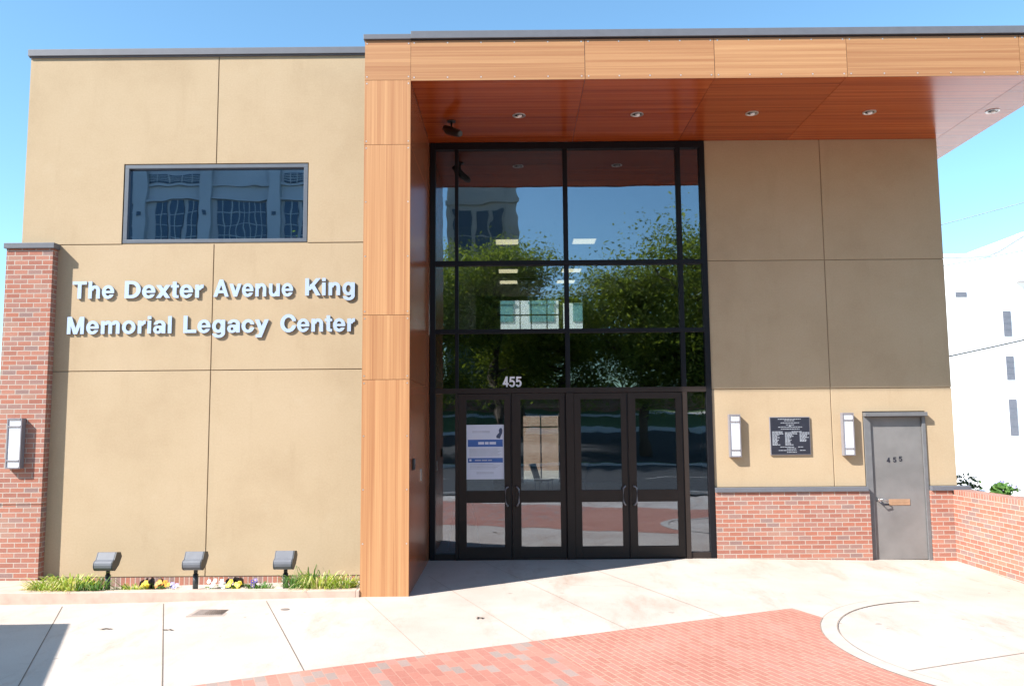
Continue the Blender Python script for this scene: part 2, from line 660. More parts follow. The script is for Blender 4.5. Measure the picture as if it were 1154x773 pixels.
for s_, n0 in ((-6.65, -.25), (-5.41, -.75), (-4.15, -1.3), (-2.93, -1.75), (-1.72, -.66), (-.55, .10), (.78, -.32), (-7.9, -.3), (-9.1, 0)):
    struct(sheet('pavement_joint', strip(S(s_, n0), S(s_, NB), .010 if s_ < -4 else .007), .004, JOINTM if s_ < -4 else JOINTL))
for s_ in (-9.1, -7.9, -6.65, -5.41, -4.15, -2.93, -1.72, -.55, .78, 2.0, 3.2, 4.4, 5.6, 6.8):
    struct(sheet('pavement_joint', strip(S(s_, NF), S(s_, -12.9), .014), .004, JOINTM))
struct(sheet('pavement_joint', strip((3.70, -5.95), (8.5, -3.90), .010), .004, JOINTL))
arc_sheet('pavement_joint', R(118), R(178), 2.272, 2.263, .010, JOINTL)
arc_sheet('pavement_joint', R(105), R(215), 2.087, 2.078, .010, JOINTL)

# street and park behind the camera (seen mirrored in the glass)
struct(sheet('road', [(-90, -33), (90, -33), (90, -14.6), (-90, -14.6)], 0.044, ASPHALT, 3))
struct(sheet('kerb', [(-90, -14.75), (90, -14.75), (90, -14.6), (-90, -14.6)], 0.045, PAVE, 3, .12))
struct(sheet('kerb', [(-90, -33.2), (90, -33.2), (90, -33), (-90, -33)], 0.045, PAVE, 3, .14))
for k in range(-14, 15):
    struct(sheet('road_marking', [(k * 6, -23.9), (k * 6 + 3, -23.9), (k * 6 + 3, -23.75), (k * 6, -23.75)], 0.049, PAVE, 3))
struct(sheet('lawn', [(-90, -37), (90, -37), (90, -33.2), (-90, -33.2)], 0.046, GRASSM, 2))
struct(sheet('parking_road', [(-90, -57), (90, -57), (90, -37), (-90, -37)], 0.048, ASPHALT, 2))
struct(sheet('pavement', [(-90, -61), (90, -61), (90, -57), (-90, -57)], 0.050, PAVE, 2))
struct(sheet('lawn', [(-90, -98), (90, -98), (90, -61), (-90, -61)], 0.046, GRASSM, 3))
struct(sheet('pavement', [(-90, -72.2), (90, -72.2), (90, -70), (-90, -70)], 0.052, PAVE, 2))

REFLSHEET = painted("white_reflector", (.76, .74, .72), .85, var=.04, scale=.5)
struct(sheet('soffit_reflector_sheet', [(9.2, 1.5), (60, 1.5), (60, 44), (9.2, 44)], .01, REFLSHEET, 4))  # added pale ground sheet that brightens the reflection in the canopy soffit

# ------------------------------------------------------------------ the museum building
BY = -1.6
FY = -2.665
SOF = 7.17
B = thing('museum_building', 'two-storey tan stucco building with wood-clad entrance canopy, dark glass front and brick base', 'building')


def part(name, mb, bevel=0, parent=None):
    return mb.build(name, parent or B, bevel)


def panel(pts, y, th, m, name='stucco_panel', bevel=.004):
    return part(name, MB().prism(pts, 'y', y, y + th, m), bevel)


g = .007
# left volume: backing, panels
l0, lj, l1 = -7.555, -4.59, -2.105
panel([(l0, .055), (lj - g, .055), (lj - g, 3.10 - g), (l0, 3.10 - g)], BY, .05, STUCCO)
panel([(lj + g, .055), (l1, .055), (l1, 3.10 - g), (lj + g, 3.10 - g)], BY, .05, STUCCO)
panel([(l0, 3.10 + g), (lj - g, 3.10 + g), (lj - g, 5.05 - g), (l0, 5.05 - g)], BY, .05, STUCCO)
panel([(lj + g, 3.10 + g), (l1, 3.10 + g), (l1, 5.05 - g), (lj + g, 5.05 - g)], BY, .05, STUCCO)
panel([(l0, 5.05 + g), (-6.02, 5.05 + g), (-6.02, 6.315), (lj - g, 6.315), (lj - g, 8.055), (l0, 8.055)], BY, .05, STUCCO)
panel([(-3.155, 5.05 + g), (l1, 5.05 + g), (l1, 8.055), (lj + g, 8.055), (lj + g, 6.315), (-3.155, 6.315)], BY, .05, STUCCO)
m_ = MB()
JOINTS = painted("stucco_joint_tan", (.27, .20, .125), .9)
m_.box(l0 + .01, l1, BY + .011, BY + .25, -.2, 5.06, JOINTS)
m_.box(l0 + .01, -6.02, BY + .011, BY + .25, 5.06, 6.31, JOINTS)
m_.box(-3.155, l1, BY + .011, BY + .25, 5.06, 6.31, JOINTS)
m_.box(l0 + .01, l1, BY + .011, BY + .25, 6.31, 8.04, JOINTS)
m_.box(l0 + .01, l0 + .25, BY + .25, 15, -.2, 8.04, STUCCO)
m_.box(l0 + .25, l1, 14.75, 15, -.2, 8.04, STUCCO)
m_.box(l0 + .25, l1, BY + .25, 14.75, 7.9, 8.04, COPING)
m_.box(l1 - .05, l1 - .002, BY + .25, 14.75, -.2, 7.9, STUCCO)
part('wall', m_)
part('footing', MB().box(l0 + .005, l1 - .004, BY - .006, BY + .012, -.2, .046, STRIPBRICK))
part('footing_strip', MB().box(l0 + .004, l1 - .004, BY - .008, BY + .03, .047, .0545, SOIL))
m_ = MB()
m_.box(l0 - .03, l1 + .002, BY - .045, BY + .30, 8.058, 8.165, COPING)
m_.box(l0 - .02, l1 + .002, BY - .022, BY, 8.035, 8.058, COPING)
m_.box(l0 - .03, l0 + .30, BY + .30, 15.03, 8.058, 8.165, COPING)
part('coping', m_, .005)
# left window
wf = part('window', MB().box(-6.008, -3.167, BY + .008, BY + .14, 5.068, 5.125, ALU).box(-6.008, -3.167, BY + .008, BY + .14, 6.245, 6.302, ALU)
          .box(-6.008, -5.945, BY + .008, BY + .14, 5.125, 6.245, ALU).box(-3.23, -3.167, BY + .008, BY + .14, 5.125, 6.245, ALU), .004)
part('pane', MB().box(-5.945, -3.23, BY + .075, BY + .087, 5.125, 6.245, BLUEGLASS), parent=wf)
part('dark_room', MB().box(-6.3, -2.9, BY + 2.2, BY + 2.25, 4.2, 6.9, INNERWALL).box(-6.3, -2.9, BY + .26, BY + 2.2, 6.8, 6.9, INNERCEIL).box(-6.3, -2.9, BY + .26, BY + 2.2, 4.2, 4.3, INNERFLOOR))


def screws(mb, xs, zs, y):
    for x in xs:
        for z in zs:
            mb.disc((x, y - .0015, z), (0, -1, 0), .011, RIMM, 8)


# column cladding
c0, c1 = -2.10, -1.443
zs_ = [-.12, 2.88, 3.78, 6.22, 7.17, 7.765]
for a_, b_ in zip(zs_, zs_[1:]):
    m_ = MB().box(c0, c1, FY, FY + .012, a_ + .003, b_ - .003, WOODH if a_ > 7 else WOODV)
    nz = max(2, int((b_ - a_) / .62) + 1)
    screws(m_, (c0 + .03, c1 - .03), [a_ + .05 + (b_ - a_ - .1) * k / (nz - 1) for k in range(nz)], FY)
    part('cladding_panel', m_)
for a_, b_ in zip(zs_[:5], zs_[1:5]):
    part('cladding_panel', MB().box(c1 - .012, c1, FY + .015, .0, a_ + .003, b_ - .003, WOODSIDE))
m_ = MB().box(c0 + .005, c1 - .014, FY + .014, 0.3, -.2, 7.76, BLACKFRAME)
part('column_core', m_)
# canopy: soffit panels, fascia panels, roof slab
CX = 8.07
fx = [c1, 1.06, 2.92, 4.82, 7.30, CX]
for a_, b_ in zip(fx, fx[1:]):
    m_ = MB().box(a_ + .004, b_ - .004, FY, FY + .012, SOF - .012, 7.765, WOODH)
    n2 = max(2, int((b_ - a_) / .36))
    xs2 = [a_ + .05 + (b_ - a_ - .1) * k / (n2 - 1) for k in range(n2)]
    screws(m_, xs2, (SOF + .035, 7.72), FY)
    part('fascia_panel', m_)
sx = [c1, 1.06, 2.92, 4.82, 7.46, CX]
for a_, b_ in zip(sx, sx[1:]):
    if b_ < 7.5:
        ys = ((FY + .014, -1.32), (-1.32, .06 if b_ > 3.4 else -.0))
    else:
        ys = ((FY + .014, -1.32), (-1.32, 1.2), (1.2, 3.8), (3.8, 6.2))
    for y0, y1 in ys:
        part('soffit_panel', MB().box(a_ + .003, b_ - .003, y0 + .002, y1 - .002, SOF, SOF + .012, WOODS))
part('canopy_roof', MB().box(c1 + .002, CX - .02, FY + .014, 6.2, SOF + .014, 7.76, COPING))
m_ = MB()
m_.box(c0 - .02, c1 + .004, FY - .03, FY + .4, 7.772, 7.845, COPING)
m_.box(c1 + .004, CX + .03, FY - .035, FY + .4, 7.775, 7.885, COPING)
m_.box(CX - .3, CX + .03, FY + .4, 6.2, 7.775, 7.885, COPING)
m_.box(c0 - .02, c0 + .2, FY + .4, BY + .3, 7.772, 7.845, COPING)
m_.box(c1 + .004, CX + .012, FY - .012, FY, 7.752, 7.775, BRONZE)
part('coping', m_, .004)

# right volume
r0, rj, r1 = 3.37, 5.39, 7.45
zt = SOF - .001
panel([(r0, 1.165), (rj - g, 1.165), (rj - g, 2.81 - g), (r0, 2.81 - g)], 0, .05, STUCCO)
panel([(rj + g, 1.165), (5.915, 1.165), (5.915, 2.415), (6.975, 2.415), (6.975, 1.165), (r1, 1.165), (r1, 2.81 - g), (rj + g, 2.81 - g)], 0, .05, STUCCO)
panel([(r0, 2.81 + g), (rj - g, 2.81 + g), (rj - g, 5.03 - g), (r0, 5.03 - g)], 0, .05, STUCCO)
panel([(rj + g, 2.81 + g), (r1, 2.81 + g), (r1, 5.03 - g), (rj + g, 5.03 - g)], 0, .05, STUCCO)
panel([(r0, 5.03 + g), (rj - g, 5.03 + g), (rj - g, zt), (r0, zt)], 0, .05, STUCCO)
panel([(rj + g, 5.03 + g), (r1, 5.03 + g), (r1, zt), (rj + g, zt)], 0, .05, STUCCO)
m_ = MB()
m_.box(r0 + .004, 5.915, .011, .25, -.2, 7.16, JOINTS)
m_.box(6.975, r1 - .01, .011, .25, -.2, 7.16, JOINTS)
m_.box(5.915, 6.975, .011, .25, 2.415, 7.16, JOINTS)
m_.box(r1 - .25, r1 - .01, .25, 18, -.2, 7.2, STUCCO)
m_.box(-1.43, r1 - .25, 17.9, 18.0, -.2, .0, STUCCO)
part('wall', m_)
part('brick_base', MB().box(r0, 5.94, -.075, .009, -.25, 1.085, BRICK).box(6.968, 7.325, -.075, .009, -.25, 1.085, BRICK))
part('base_cap', MB().box(r0 - .005, 5.918, -.105, .0, 1.087, 1.162, COPING).box(6.974, 7.63, -.105, .0, 1.087, 1.162, COPING), .005)

# glazed entrance ------------------------------------------------------------
fr = MB()
Y0, Y1 = -.03, .09
for a_, b_, z0, z1 in ((-1.43, -1.34, 0, 7.16), (3.27, 3.365, 0, 7.16)):
    fr.box(a_, b_, Y0, Y1, z0 - .03, z1, BLACKFRAME)
for a_, b_ in ((-1.0, -.94), (.885, .965), (2.86, 2.94)):
    fr.box(a_, b_, Y0 + .005, Y1, 2.86, 7.04, BLACKFRAME)
for z0, z1 in ((7.04, 7.155), (4.98, 5.06), (3.80, 3.87), (2.775, 2.862)):
    fr.box(-1.34, 3.27, Y0 - .003, Y1 + .002, z0, z1, BLACKFRAME if z0 > 3 else BRONZE)
F = part('glazed_wall', fr, .004)
fb = MB()
for a_, b_ in ((-1.0, -.955), (.88, 1.01), (2.865, 2.94)):
    fb.box(a_, b_, Y0 - .02, Y1, -.03, 2.773, BRONZE)
for a_, b_ in ((-1.338, -1.002), (2.942, 3.268)):
    fb.box(a_, b_, Y0, Y1, -.03, .10, BRONZE)
fb.box(-.955, .88, Y0 - .01, Y1, -.03, .012, BRONZE)
fb.box(1.01, 2.865, Y0 - .01, Y1, -.03, .012, BRONZE)
part('door_frame', fb, .004)
cols = ((-1.34, -1.0), (-.94, .885), (.965, 2.86), (2.94, 3.27))
for z0, z1 in ((2.862, 3.80), (3.87, 4.98), (5.06, 7.04)):
    for a_, b_ in cols:
        part('pane', MB().box(a_, b_, .03, .038, z0, z1, SPANDREL if z0 < 3 else GLASS), parent=F)
for a_, b_ in (cols[0], cols[3]):
    part('pane', MB().box(a_, b_, .03, .038, .10, 2.775, GLASS), parent=F)
part('spandrel_board', MB().box(-1.34, 3.27, .085, .10, 2.862, 3.80, BLACKFRAME))
for i, (a_, b_, g0, g1) in enumerate(((-.95, -.045, -.81, -.17), (-.038, .875, .11, .77), (1.015, 1.925, 1.13, 1.81), (1.932, 2.86, 2.06, 2.74))):
    d = MB()
    for z0, z1 in ((.02, .21), (.94, 1.14), (2.665, 2.765)):
        d.box(g0, g1, -.025, .03, z0, z1, BRONZE)
    d.box(a_, g0, -.025, .03, .02, 2.765, BRONZE)
    d.box(g1, b_, -.025, .03, .02, 2.765, BRONZE)
    d.box(b_ - .02, b_ - .004, -.03, -.025, .05, 2.74, BLACKFRAME)
    D = part('door', d, .004)
    for z0, z1 in ((.21, .94), (1.14, 2.665)):
        part('pane', MB().box(g0, g1, -.002, .006, z0, z1, GLASS), parent=D)
    hx = (b_ - .065) if i in (0, 2) else (a_ + .065)
    h = MB()
    dx = .045 if i in (0, 2) else -.045
    h.tube([(hx, -.025, 1.20), (hx - dx * .3, -.10, 1.20), (hx - dx, -.115, 1.17), (hx - dx, -.115, .95), (hx - dx * .3, -.10, .89), (hx, -.025, .89)], .013, BLACKFRAME if i > 3 else SCONCEMETAL, 8)
    h.box(hx - .014, hx + .014, -.032, -.025, .86, 1.23, BRONZE)
    part('handle', h, parent=D)
part('push_plate', MB().box(c1, c1 + .012, -1.35, -1.22, 1.40, 1.58, RIMM), .003)


# ------------------------------------------------------------------ letters (drawn as implicit shapes, traced, extruded)
def _box(x0, y0, x1, y1):
    return lambda X, Y: np.maximum(np.maximum(x0 - X, X - x1), np.maximum(y0 - Y, Y - y1))


def _dg(xb, xt, y0, y1, wd):
    def f(X, Y):
        xl = xb + (xt - xb) * (Y - y0) / (y1 - y0)
        return np.maximum(np.maximum(xl - X, X - xl - wd) * .85, np.maximum(y0 - Y, Y - y1))
    return f


def _rg(cx, cy, rx, ry, tx, ty):
    def e(X, Y, a, b):
        k = np.sqrt(((X - cx) / a) ** 2 + ((Y - cy) / b) ** 2)
        return (k - 1) * min(a, b)
    return lambda X, Y: np.maximum(e(X, Y, rx, ry), -e(X, Y, rx - tx, ry - ty))


def _i(*fs):
    return lambda X, Y: np.maximum.reduce([f(X, Y) for f in fs])


def _u(*fs):
    return lambda X, Y: np.minimum.reduce([f(X, Y) for f in fs])


def _m(a, b):
    return lambda X, Y: np.maximum(a(X, Y), -b(X, Y))


def _y(lo, hi=2000):
    return _box(-2000, lo, 2000, hi)


def _x(lo, hi=2000):
    return _box(lo, -2000, hi, 2000)


GL = {
    'T': (611, _u(_box(14, 598, 598, 718), _box(233, 0, 379, 718))),
    'h': (611, _u(_box(65, 0, 205, 718), _box(406, 0, 546, 340), _i(_rg(335, 335, 211, 211, 140, 118), _y(335), _x(120)))),
    'n': (611, _u(_box(65, 0, 205, 532), _box(406, 0, 546, 340), _i(_rg(335, 335, 211, 211, 140, 118), _y(335), _x(120)))),
    'u': (611, _u(_box(405, 0, 545, 532), _box(66, 192, 206, 532), _i(_rg(277, 197, 211, 211, 140, 118), _y(-200, 197), _x(0, 490)))),
    'm': (889, _u(_box(64, 0, 204, 532), _box(375, 0, 515, 380), _box(686, 0, 826, 380), _i(_rg(345, 376, 170, 170, 138, 115), _y(376)), _i(_rg(656, 376, 170, 170, 138, 115), _y(376)))),
    'r': (389, _u(_box(64, 0, 204, 532), _i(_rg(370, 300, 240, 246, 138, 135), _y(330), _x(110, 373)))),
    'e': (556, _u(_m(_rg(276, 266, 253, 280, 138, 108), _box(300, 150, 700, 228)), _box(110, 222, 500, 312))),
    'o': (611, _rg(306, 266, 272, 280, 140, 112)),
    'c': (556, _i(_m(_rg(290, 266, 256, 280, 140, 112), _box(330, 200, 800, 340)), _x(-50, 526))),
    'C': (722, _i(_m(_rg(380, 359, 336, 378, 150, 125), _box(420, 270, 900, 455)), _x(-50, 686))),
    'a': (556, _u(_i(_rg(215, 155, 186, 169, 122, 98), _x(-50, 390)), _box(380, 0, 520, 370), _box(215, 226, 400, 318),
                  _i(_rg(281, 350, 240, 196, 140, 105), _u(_y(372), _i(_x(300), _y(340)))))),
    'g': (611, _u(_i(_rg(285, 270, 245, 276, 138, 112), _x(-50, 430)), _box(411, -20, 551, 532), _i(_rg(301, -15, 250, 202, 138, 108), _y(-300, -15), _u(_y(-300, -55), _x(300))))),
    'D': (722, _u(_box(76, 0, 222, 718), _box(76, 0, 342, 122), _box(76, 596, 342, 718), _i(_rg(340, 359, 345, 359, 150, 122), _x(340)))),
    'x': (556, _u(_dg(9, 375, 0, 532, 168), _dg(375, 9, 0, 532, 168))),
    't': (333, _u(_box(85, 112, 225, 676), _box(10, 437, 309, 532), _i(_rg(237, 115, 152, 121, 140, 104), _x(0, 240), _y(-10, 116)), _box(237, -6, 309, 98))),
    'A': (722, _u(_dg(20, 283, 0, 718, 156), _dg(546, 283, 0, 718, 156), _box(170, 150, 550, 262))),
    'v': (556, _u(_dg(203, 15, 0, 532, 150), _dg(203, 391, 0, 532, 150))),
    'K': (722, _u(_box(87, 0, 233, 718), _i(_dg(120, 540, 220, 718, 176), _x(200)), _i(_dg(546, 270, 0, 460, 176), _x(233)))),
    'i': (278, _u(_box(69, 0, 209, 532), _box(69, 605, 209, 725))),
    'M': (833, _u(_box(73, 0, 211, 718), _box(622, 0, 760, 718), _dg(345, 100, 0, 718, 143), _dg(345, 590, 0, 718, 143))),
    'l': (278, _box(69, 0, 209, 718)),
    'L': (611, _u(_box(80, 0, 226, 718), _box(80, 0, 583, 122))),
    'y': (556, _u(_dg(203, 10, 0, 532, 152), _dg(118, 389, -214, 532, 150), _box(45, -214, 180, -102))),
    '4': (556, _u(_box(310, 0, 446, 710), _box(27, 150, 526, 262), _dg(27, 300, 200, 710, 150))),
    '5': (556, _u(_box(95, 585, 490, 698), _dg(48, 80, 330, 698, 130), _m(_rg(255, 228, 262, 247, 138, 115), _box(-100, 150, 215, 345)), _box(60, 330, 180, 420))),
}


def trace(fn, step=11.0):
    xs = np.arange(-40, 960, step)
    ys = np.arange(-250, 770, step)
    X, Y = np.meshgrid(xs + .37, ys + .29, indexing='ij')
    F = fn(X, Y) - 8.0
    segs = {}
    def pt(i, j, k, l):
        a, b = F[i, j], F[k, l]
        t = a / (a - b)
        return (X[i, j] + (X[k, l] - X[i, j]) * t, Y[i, j] + (Y[k, l] - Y[i, j]) * t)
    nx, ny = F.shape
    for i in range(nx - 1):
        for j in range(ny - 1):
            c = [F[i, j] < 0, F[i + 1, j] < 0, F[i + 1, j + 1] < 0, F[i, j + 1] < 0]
            s_ = sum(c)
            if s_ in (0, 4):
                continue
            ed = [((i, j), (i + 1, j)), ((i + 1, j), (i + 1, j + 1)), ((i + 1, j + 1), (i, j + 1)), ((i, j + 1), (i, j))]
            ins = [k for k in range(4) if c[k] and not c[(k + 1) % 4]]
            outs = [k for k in range(4) if not c[k] and c[(k + 1) % 4]]
            for o_ in outs:
                q = min(ins, key=lambda k: (k - o_) % 4)
                ka = frozenset(ed[o_])
                kb = frozenset(ed[q])
                segs[ka] = (kb, pt(*ed[o_][0], *ed[o_][1]))
    loops = []
    while segs:
        k0 = next(iter(segs))
        k = k0
        lp = []
        while k in segs:
            nk, p = segs.pop(k)
            lp.append(p)
            k = nk
        # drop collinear points
        out = []
        for i in range(len(lp)):
            a, b, c = lp[i - 1], lp[i], lp[(i + 1) % len(lp)]
            if abs((b[0] - a[0]) * (c[1] - b[1]) - (b[1] - a[1]) * (c[0] - b[0])) > .5:
                out.append(b)
        if len(out) > 2:
            loops.append(out)
    return loops


GCACHE = {}


def glyph_mesh(ch, sx, sy, depth, mats, step=11.0):
    key = (ch, step)
    if key not in GCACHE:
        GCACHE[key] = trace(GL[ch][1], step)
    cu = bpy.data.curves.new('tmp', 'CURVE')
    cu.dimensions = '2D'
    cu.fill_mode = 'BOTH'
    cu.extrude = depth / 2
    for lp in GCACHE[key]:
        sp = cu.splines.new('POLY')
        sp.points.add(len(lp) - 1)
        for p, (x, y) in zip(sp.points, lp):
            p.co = (x * sx / 1000, y * sy / 1000, 0, 1)
        sp.use_cyclic_u = True
    ob = bpy.data.objects.new('tmp', cu)
    COL.objects.link(ob)
    bpy.context.view_layer.update()
    me = bpy.data.meshes.new_from_object(ob.evaluated_get(bpy.context.evaluated_depsgraph_get()))
    bpy.data.objects.remove(ob)
    bpy.data.curves.remove(cu)
    # stand upright: x stays, y -> z, z -> -y
    for v in me.vertices:
        x, y, z = v.co
        v.co = (x, -z, y)
    me.materials.clear()
    for m in mats:
        me.materials.append(m)
    me.update()
    if len(mats) > 1:
        for p in me.polygons:
            p.material_index = 0 if abs(p.normal.y) > .9 else 1
    return me


def word(txt, x0, x1, zb, em, y, depth, parent, mats, name='letter', label=None, step=11.0):
    adv = 0
    pos = []
    for ch in txt:
        pos.append(adv)
        adv += GL[ch][0]
    bb = []
    for ch in txt:
        if (ch, step) not in GCACHE:
            GCACHE[(ch, step)] = trace(GL[ch][1], step)
        px = [p[0] for lp in GCACHE[(ch, step)] for p in lp]
        bb.append((min(px), max(px)))
    ink0 = pos[0] + bb[0][0]
    ink1 = pos[-1] + bb[-1][1]
    k = (x1 - x0) / (ink1 - ink0) * 1000
    for ch, p in zip(txt, pos):
        me = glyph_mesh(ch, k * .985, em, depth, mats, step)
        me.name = name
        o = bpy.data.objects.new(name, me)
        COL.objects.link(o)
        o.location = (x0 + (p - ink0) * k / 1000, y, zb)
        if parent:
            o.parent = parent
            o.matrix_parent_inverse = Matrix.Translation(-Vector(parent.location))


SG = thing('wall_lettering', 'two lines of raised silver metal letters mounted on the left tan wall', 'sign', (-4.6, BY, 4.0))
LM = [METAL, LETTERSIDE]
for t_, a_, b_, zb in (('The', -6.727, -6.085, 4.211), ('Dexter', -5.928, -4.722, 4.211), ('Avenue', -4.572, -3.353, 4.222), ('King', -3.170, -2.410, 4.230)):
    word(t_, a_, b_, zb, .363, BY - .018, .020, SG, LM)
for t_, a_, b_, zb in (('Memorial', -6.785, -5.192, 3.668), ('Legacy', -5.014, -3.715, 3.672), ('Center', -3.541, -2.404, 3.675)):
    word(t_, a_, b_, zb, .360, BY - .018, .020, SG, LM)

HN = thing('house_number', 'white house number 455 on the dark glass above the second entrance door from the left', 'number', (0, .02, 2.9))
word('455', -.19, .135, 2.885, .245, .018, .006, HN, [WHITEP], 'digit')


# ------------------------------------------------------------------ side door
DR = thing('steel_side_door', 'closed grey steel door numbered 455 with brass letter plate at the right end of the building', 'door', (6.45, 0, 0))
m_ = MB()
FRG = painted("side_door_frame_grey", (.15, .15, .155), .5)
m_.box(5.925, 6.035, -.022, .16, -.1, 2.33, FRG)
m_.box(6.905, 6.965, -.022, .16, -.1, 2.33, FRG)
m_.box(6.035, 6.905, -.022, .16, 2.315, 2.33, FRG)
m_.box(5.92, 6.972, -.10, .16, 2.332, 2.400, FRG)
m_.build('door_frame', DR, .004)
leaf = MB().box(6.038, 6.902, .012, .06, -.05, 2.313, DOORGREY).build('door_leaf', DR, .003)
MB().box(6.29, 6.645, .004, .012, .845, .945, BRASS).box(6.33, 6.605, .001, .004, .885, .905, BRASS).build('letter_plate', DR, .002)
h = MB().tube([(6.12, .012, .935), (6.12, -.04, .935)], .026, STEEL, 12)
h.tube([(6.12, -.04, .94), (6.18, -.05, .955), (6.25, -.045, .905)], .011, STEEL, 8)
h.tube([(6.12, -.03, .915), (6.17, -.05, .86), (6.27, -.04, .865)], .010, BLACK, 8)
h.build('handle', DR)
for ch_, x_, z_ in (('4', 6.29, 1.555), ('5', 6.395, 1.562), ('5', 6.495, 1.575)):
    word(ch_, x_, x_ + .058, z_, .115, .009, .004, DR, [BLACK], 'digit')

# ------------------------------------------------------------------ brick pier at the left
PY = -1.745
P = thing('brick_pier', 'tall red brick pier with dark metal cap at the left end of the facade', 'pier', (-7.34, PY, 0))
m_ = MB()
m_.box(-7.69, -6.985, PY, BY - .002, -.3, 1.125, BRICK)
m_.box(-7.69, -6.985, PY, BY - .002, 1.137, 4.965, BRICK)
m_.box(-7.685, -6.992, PY + .012, BY - .002, 1.125, 1.137, JOINTM)
m_.box(-7.69, l0 - .002, BY - .002, BY + .45, -.3, 4.965, BRICK)
m_.build('brickwork', P)
MB().box(-7.72, -6.955, PY - .035, BY - .002, 4.967, 5.05, COPING).box(-7.72, l0 - .002, BY - .002, BY + .48, 4.967, 5.05, COPING).build('cap', P, .004)

# low brick wall running out from the right end
LW = thing('low_brick_wall', 'low red brick garden wall with rowlock coping running forward at the far right', 'wall', (7.5, -2, 0))
MB().box(7.327, 7.62, -7.0, -.01, -.35, 1.02, BRICK).build('brickwork', LW)
MB().box(7.327, 7.632, -7.01, -.108, 1.02, 1.10, mat_brick("coping_brick", w=.0725, h=.5, off=(0, .1, 0))).build('coping', LW, .004)
bedw = MB().box(7.62, 9.0, -6.9, .9, -.3, .90, SOIL)
struct(bedw.build('planting_bed'))

# ------------------------------------------------------------------ planter
PL = thing('planter_kerb', 'low pinkish concrete planter kerb below the left tan wall', 'planter', (-4.5, -2.6, 0))
m_ = MB()
m_.box(-7.9, -2.15, FY - .02, FY + .16, -.3, .045, PINKCONC)
m_.box(-7.9, -6.62, FY + .16, PY - .003, -.3, .040, PINKCONC)
m_.box(-2.15, -2.104, FY - .02, BY - .1, -.3, .043, PINKCONC)
m_.build('kerb_stone', PL, .008)
MB().box(-6.62, -2.15, FY + .16, BY - .007, -.3, -.09, BED).build('soil', PL)

# ------------------------------------------------------------------ lamps on walls
def sconce(x0, x1, z0, z1, y, label):
    t = thing('wall_sconce', label, 'wall lamp', ((x0 + x1) / 2, y, z0), 'box-shaped sconces on the facade')
    m = MB()
    d = .10
    m.box(x0, x1, y - .03, y, z0, z1, SCONCEMETAL)
    fw = .02
    m.box(x0, x0 + fw, y - d, y - .03, z0, z1, SCONCEMETAL)
    m.box(x1 - fw, x1, y - d, y - .03, z0, z1, SCONCEMETAL)
    for za, zb in ((z0, z0 + .022), (z0 + .11, z0 + .13), (z1 - .13, z1 - .11), (z1 - .022, z1)):
        m.box(x0 + fw, x1 - fw, y - d - .004, y - .03, za, zb, SCONCEMETAL)
    m.build('frame', t, .002)
    MB().box(x0 + fw + .001, x1 - fw - .001, y - d + .012, y - .031, z0 + .023, z1 - .023, ACRYLIC).build('diffuser', t)
    return t


sconce(3.625, 3.815, 1.67, 2.385, -.001, 'sconce with white panel between the glass entrance and the black plaque')
sconce(5.535, 5.725, 1.68, 2.395, -.001, 'sconce with white panel between the black plaque and the grey side door')
sconce(-7.49, -7.27, 1.66, 2.40, PY - .001, 'sconce on the red brick pier at the far left')

# plaque
PQ = thing('wall_plaque', 'square black plaque with silver lettering between two sconces', 'plaque', (4.67, 0, 2))
MB().box(4.325, 5.005, -.030, -.001, 1.695, 2.335, SCONCEMETAL).build('frame', PQ, .003)
MB().box(4.337, 4.993, -.034, -.0305, 1.708, 2.323, BLACK).build('face', PQ)
m_ = MB()
rp = random.Random(3)
def tline(x0, x1, z, hgt=.011):
    x = x0
    while x < x1 - .01:
        wd = min(rp.uniform(.018, .05), x1 - x)
        m_.box(x, x + wd, -.0365, -.0343, z, z + hgt, SILVERTEXT)
        x += wd + .007
PX = lambda u: 4.325 + .68 * (u - 100) / 580.0
PZ = lambda v: 2.335 - .64 * (v - 120) / 540.0
for a_, b_, v_ in ((220, 550, 158), (310, 465, 178), (258, 525, 210), (335, 450, 238), (378, 412, 254), (220, 565, 270), (258, 530, 298), (410, 565, 335), (130, 280, 335),
                   (240, 450, 552), (497, 570, 552), (335, 475, 575), (215, 470, 600), (520, 605, 600), (335, 475, 626)):
    tline(PX(a_), PX(b_), PZ(v_), .012)
for a_, w_, n_, v0 in ((130, (150, 160, 100, 80, 110, 70, 90, 80, 70, 75, 110), 11, 350), (315, (170, 175, 100, 120, 85, 75, 90, 80, 70, 80, 115), 11, 350), (525, (140, 140, 115, 100, 130, 90, 95, 90), 8, 350)):
    for k in range(n_):
        tline(PX(a_), PX(a_ + w_[k]), PZ(v0 + k * 17.2), .014)
m_.build('inscription', PQ)

# poster on the first door, second sheet below it
PO = thing('door_poster', 'white notice poster with two blue bars taped to the leftmost entrance door', 'poster', (-.5, -.03, 1.8))
MB().box(-.812, -.175, -.0065, -.0045, 1.33, 2.245, PAPER).build('sheet', PO)
m_ = MB()
def pb(u0, v0, u1, v1, mt, t=.0075):
    m_.box(-.812 + .637 * (u0 - 176) / 127, -.812 + .637 * (u1 - 176) / 127, -t, -.0066, 2.245 - .915 * (v1 - 242) / 190, 2.245 - .915 * (v0 - 242) / 190, mt)
pb(181, 294, 299, 319, PAPERBLUE)
pb(181, 358, 299, 374, PAPERBLUE)
for v in (264, 268):
    pb(196, v, 255, v + 2, PAPERGREY)
for v in range(325, 352, 4):
    pb(186, v, 294 - (v % 3) * 6, v + 1.6, PAPERGREY)
for v in (379, 384, 389, 394):
    pb(188, v, 288 - (v % 4) * 7, v + 1.6, PAPERGREY)
for v in (407, 411):
    pb(210, v, 268, v + 2, PAPERGREY)
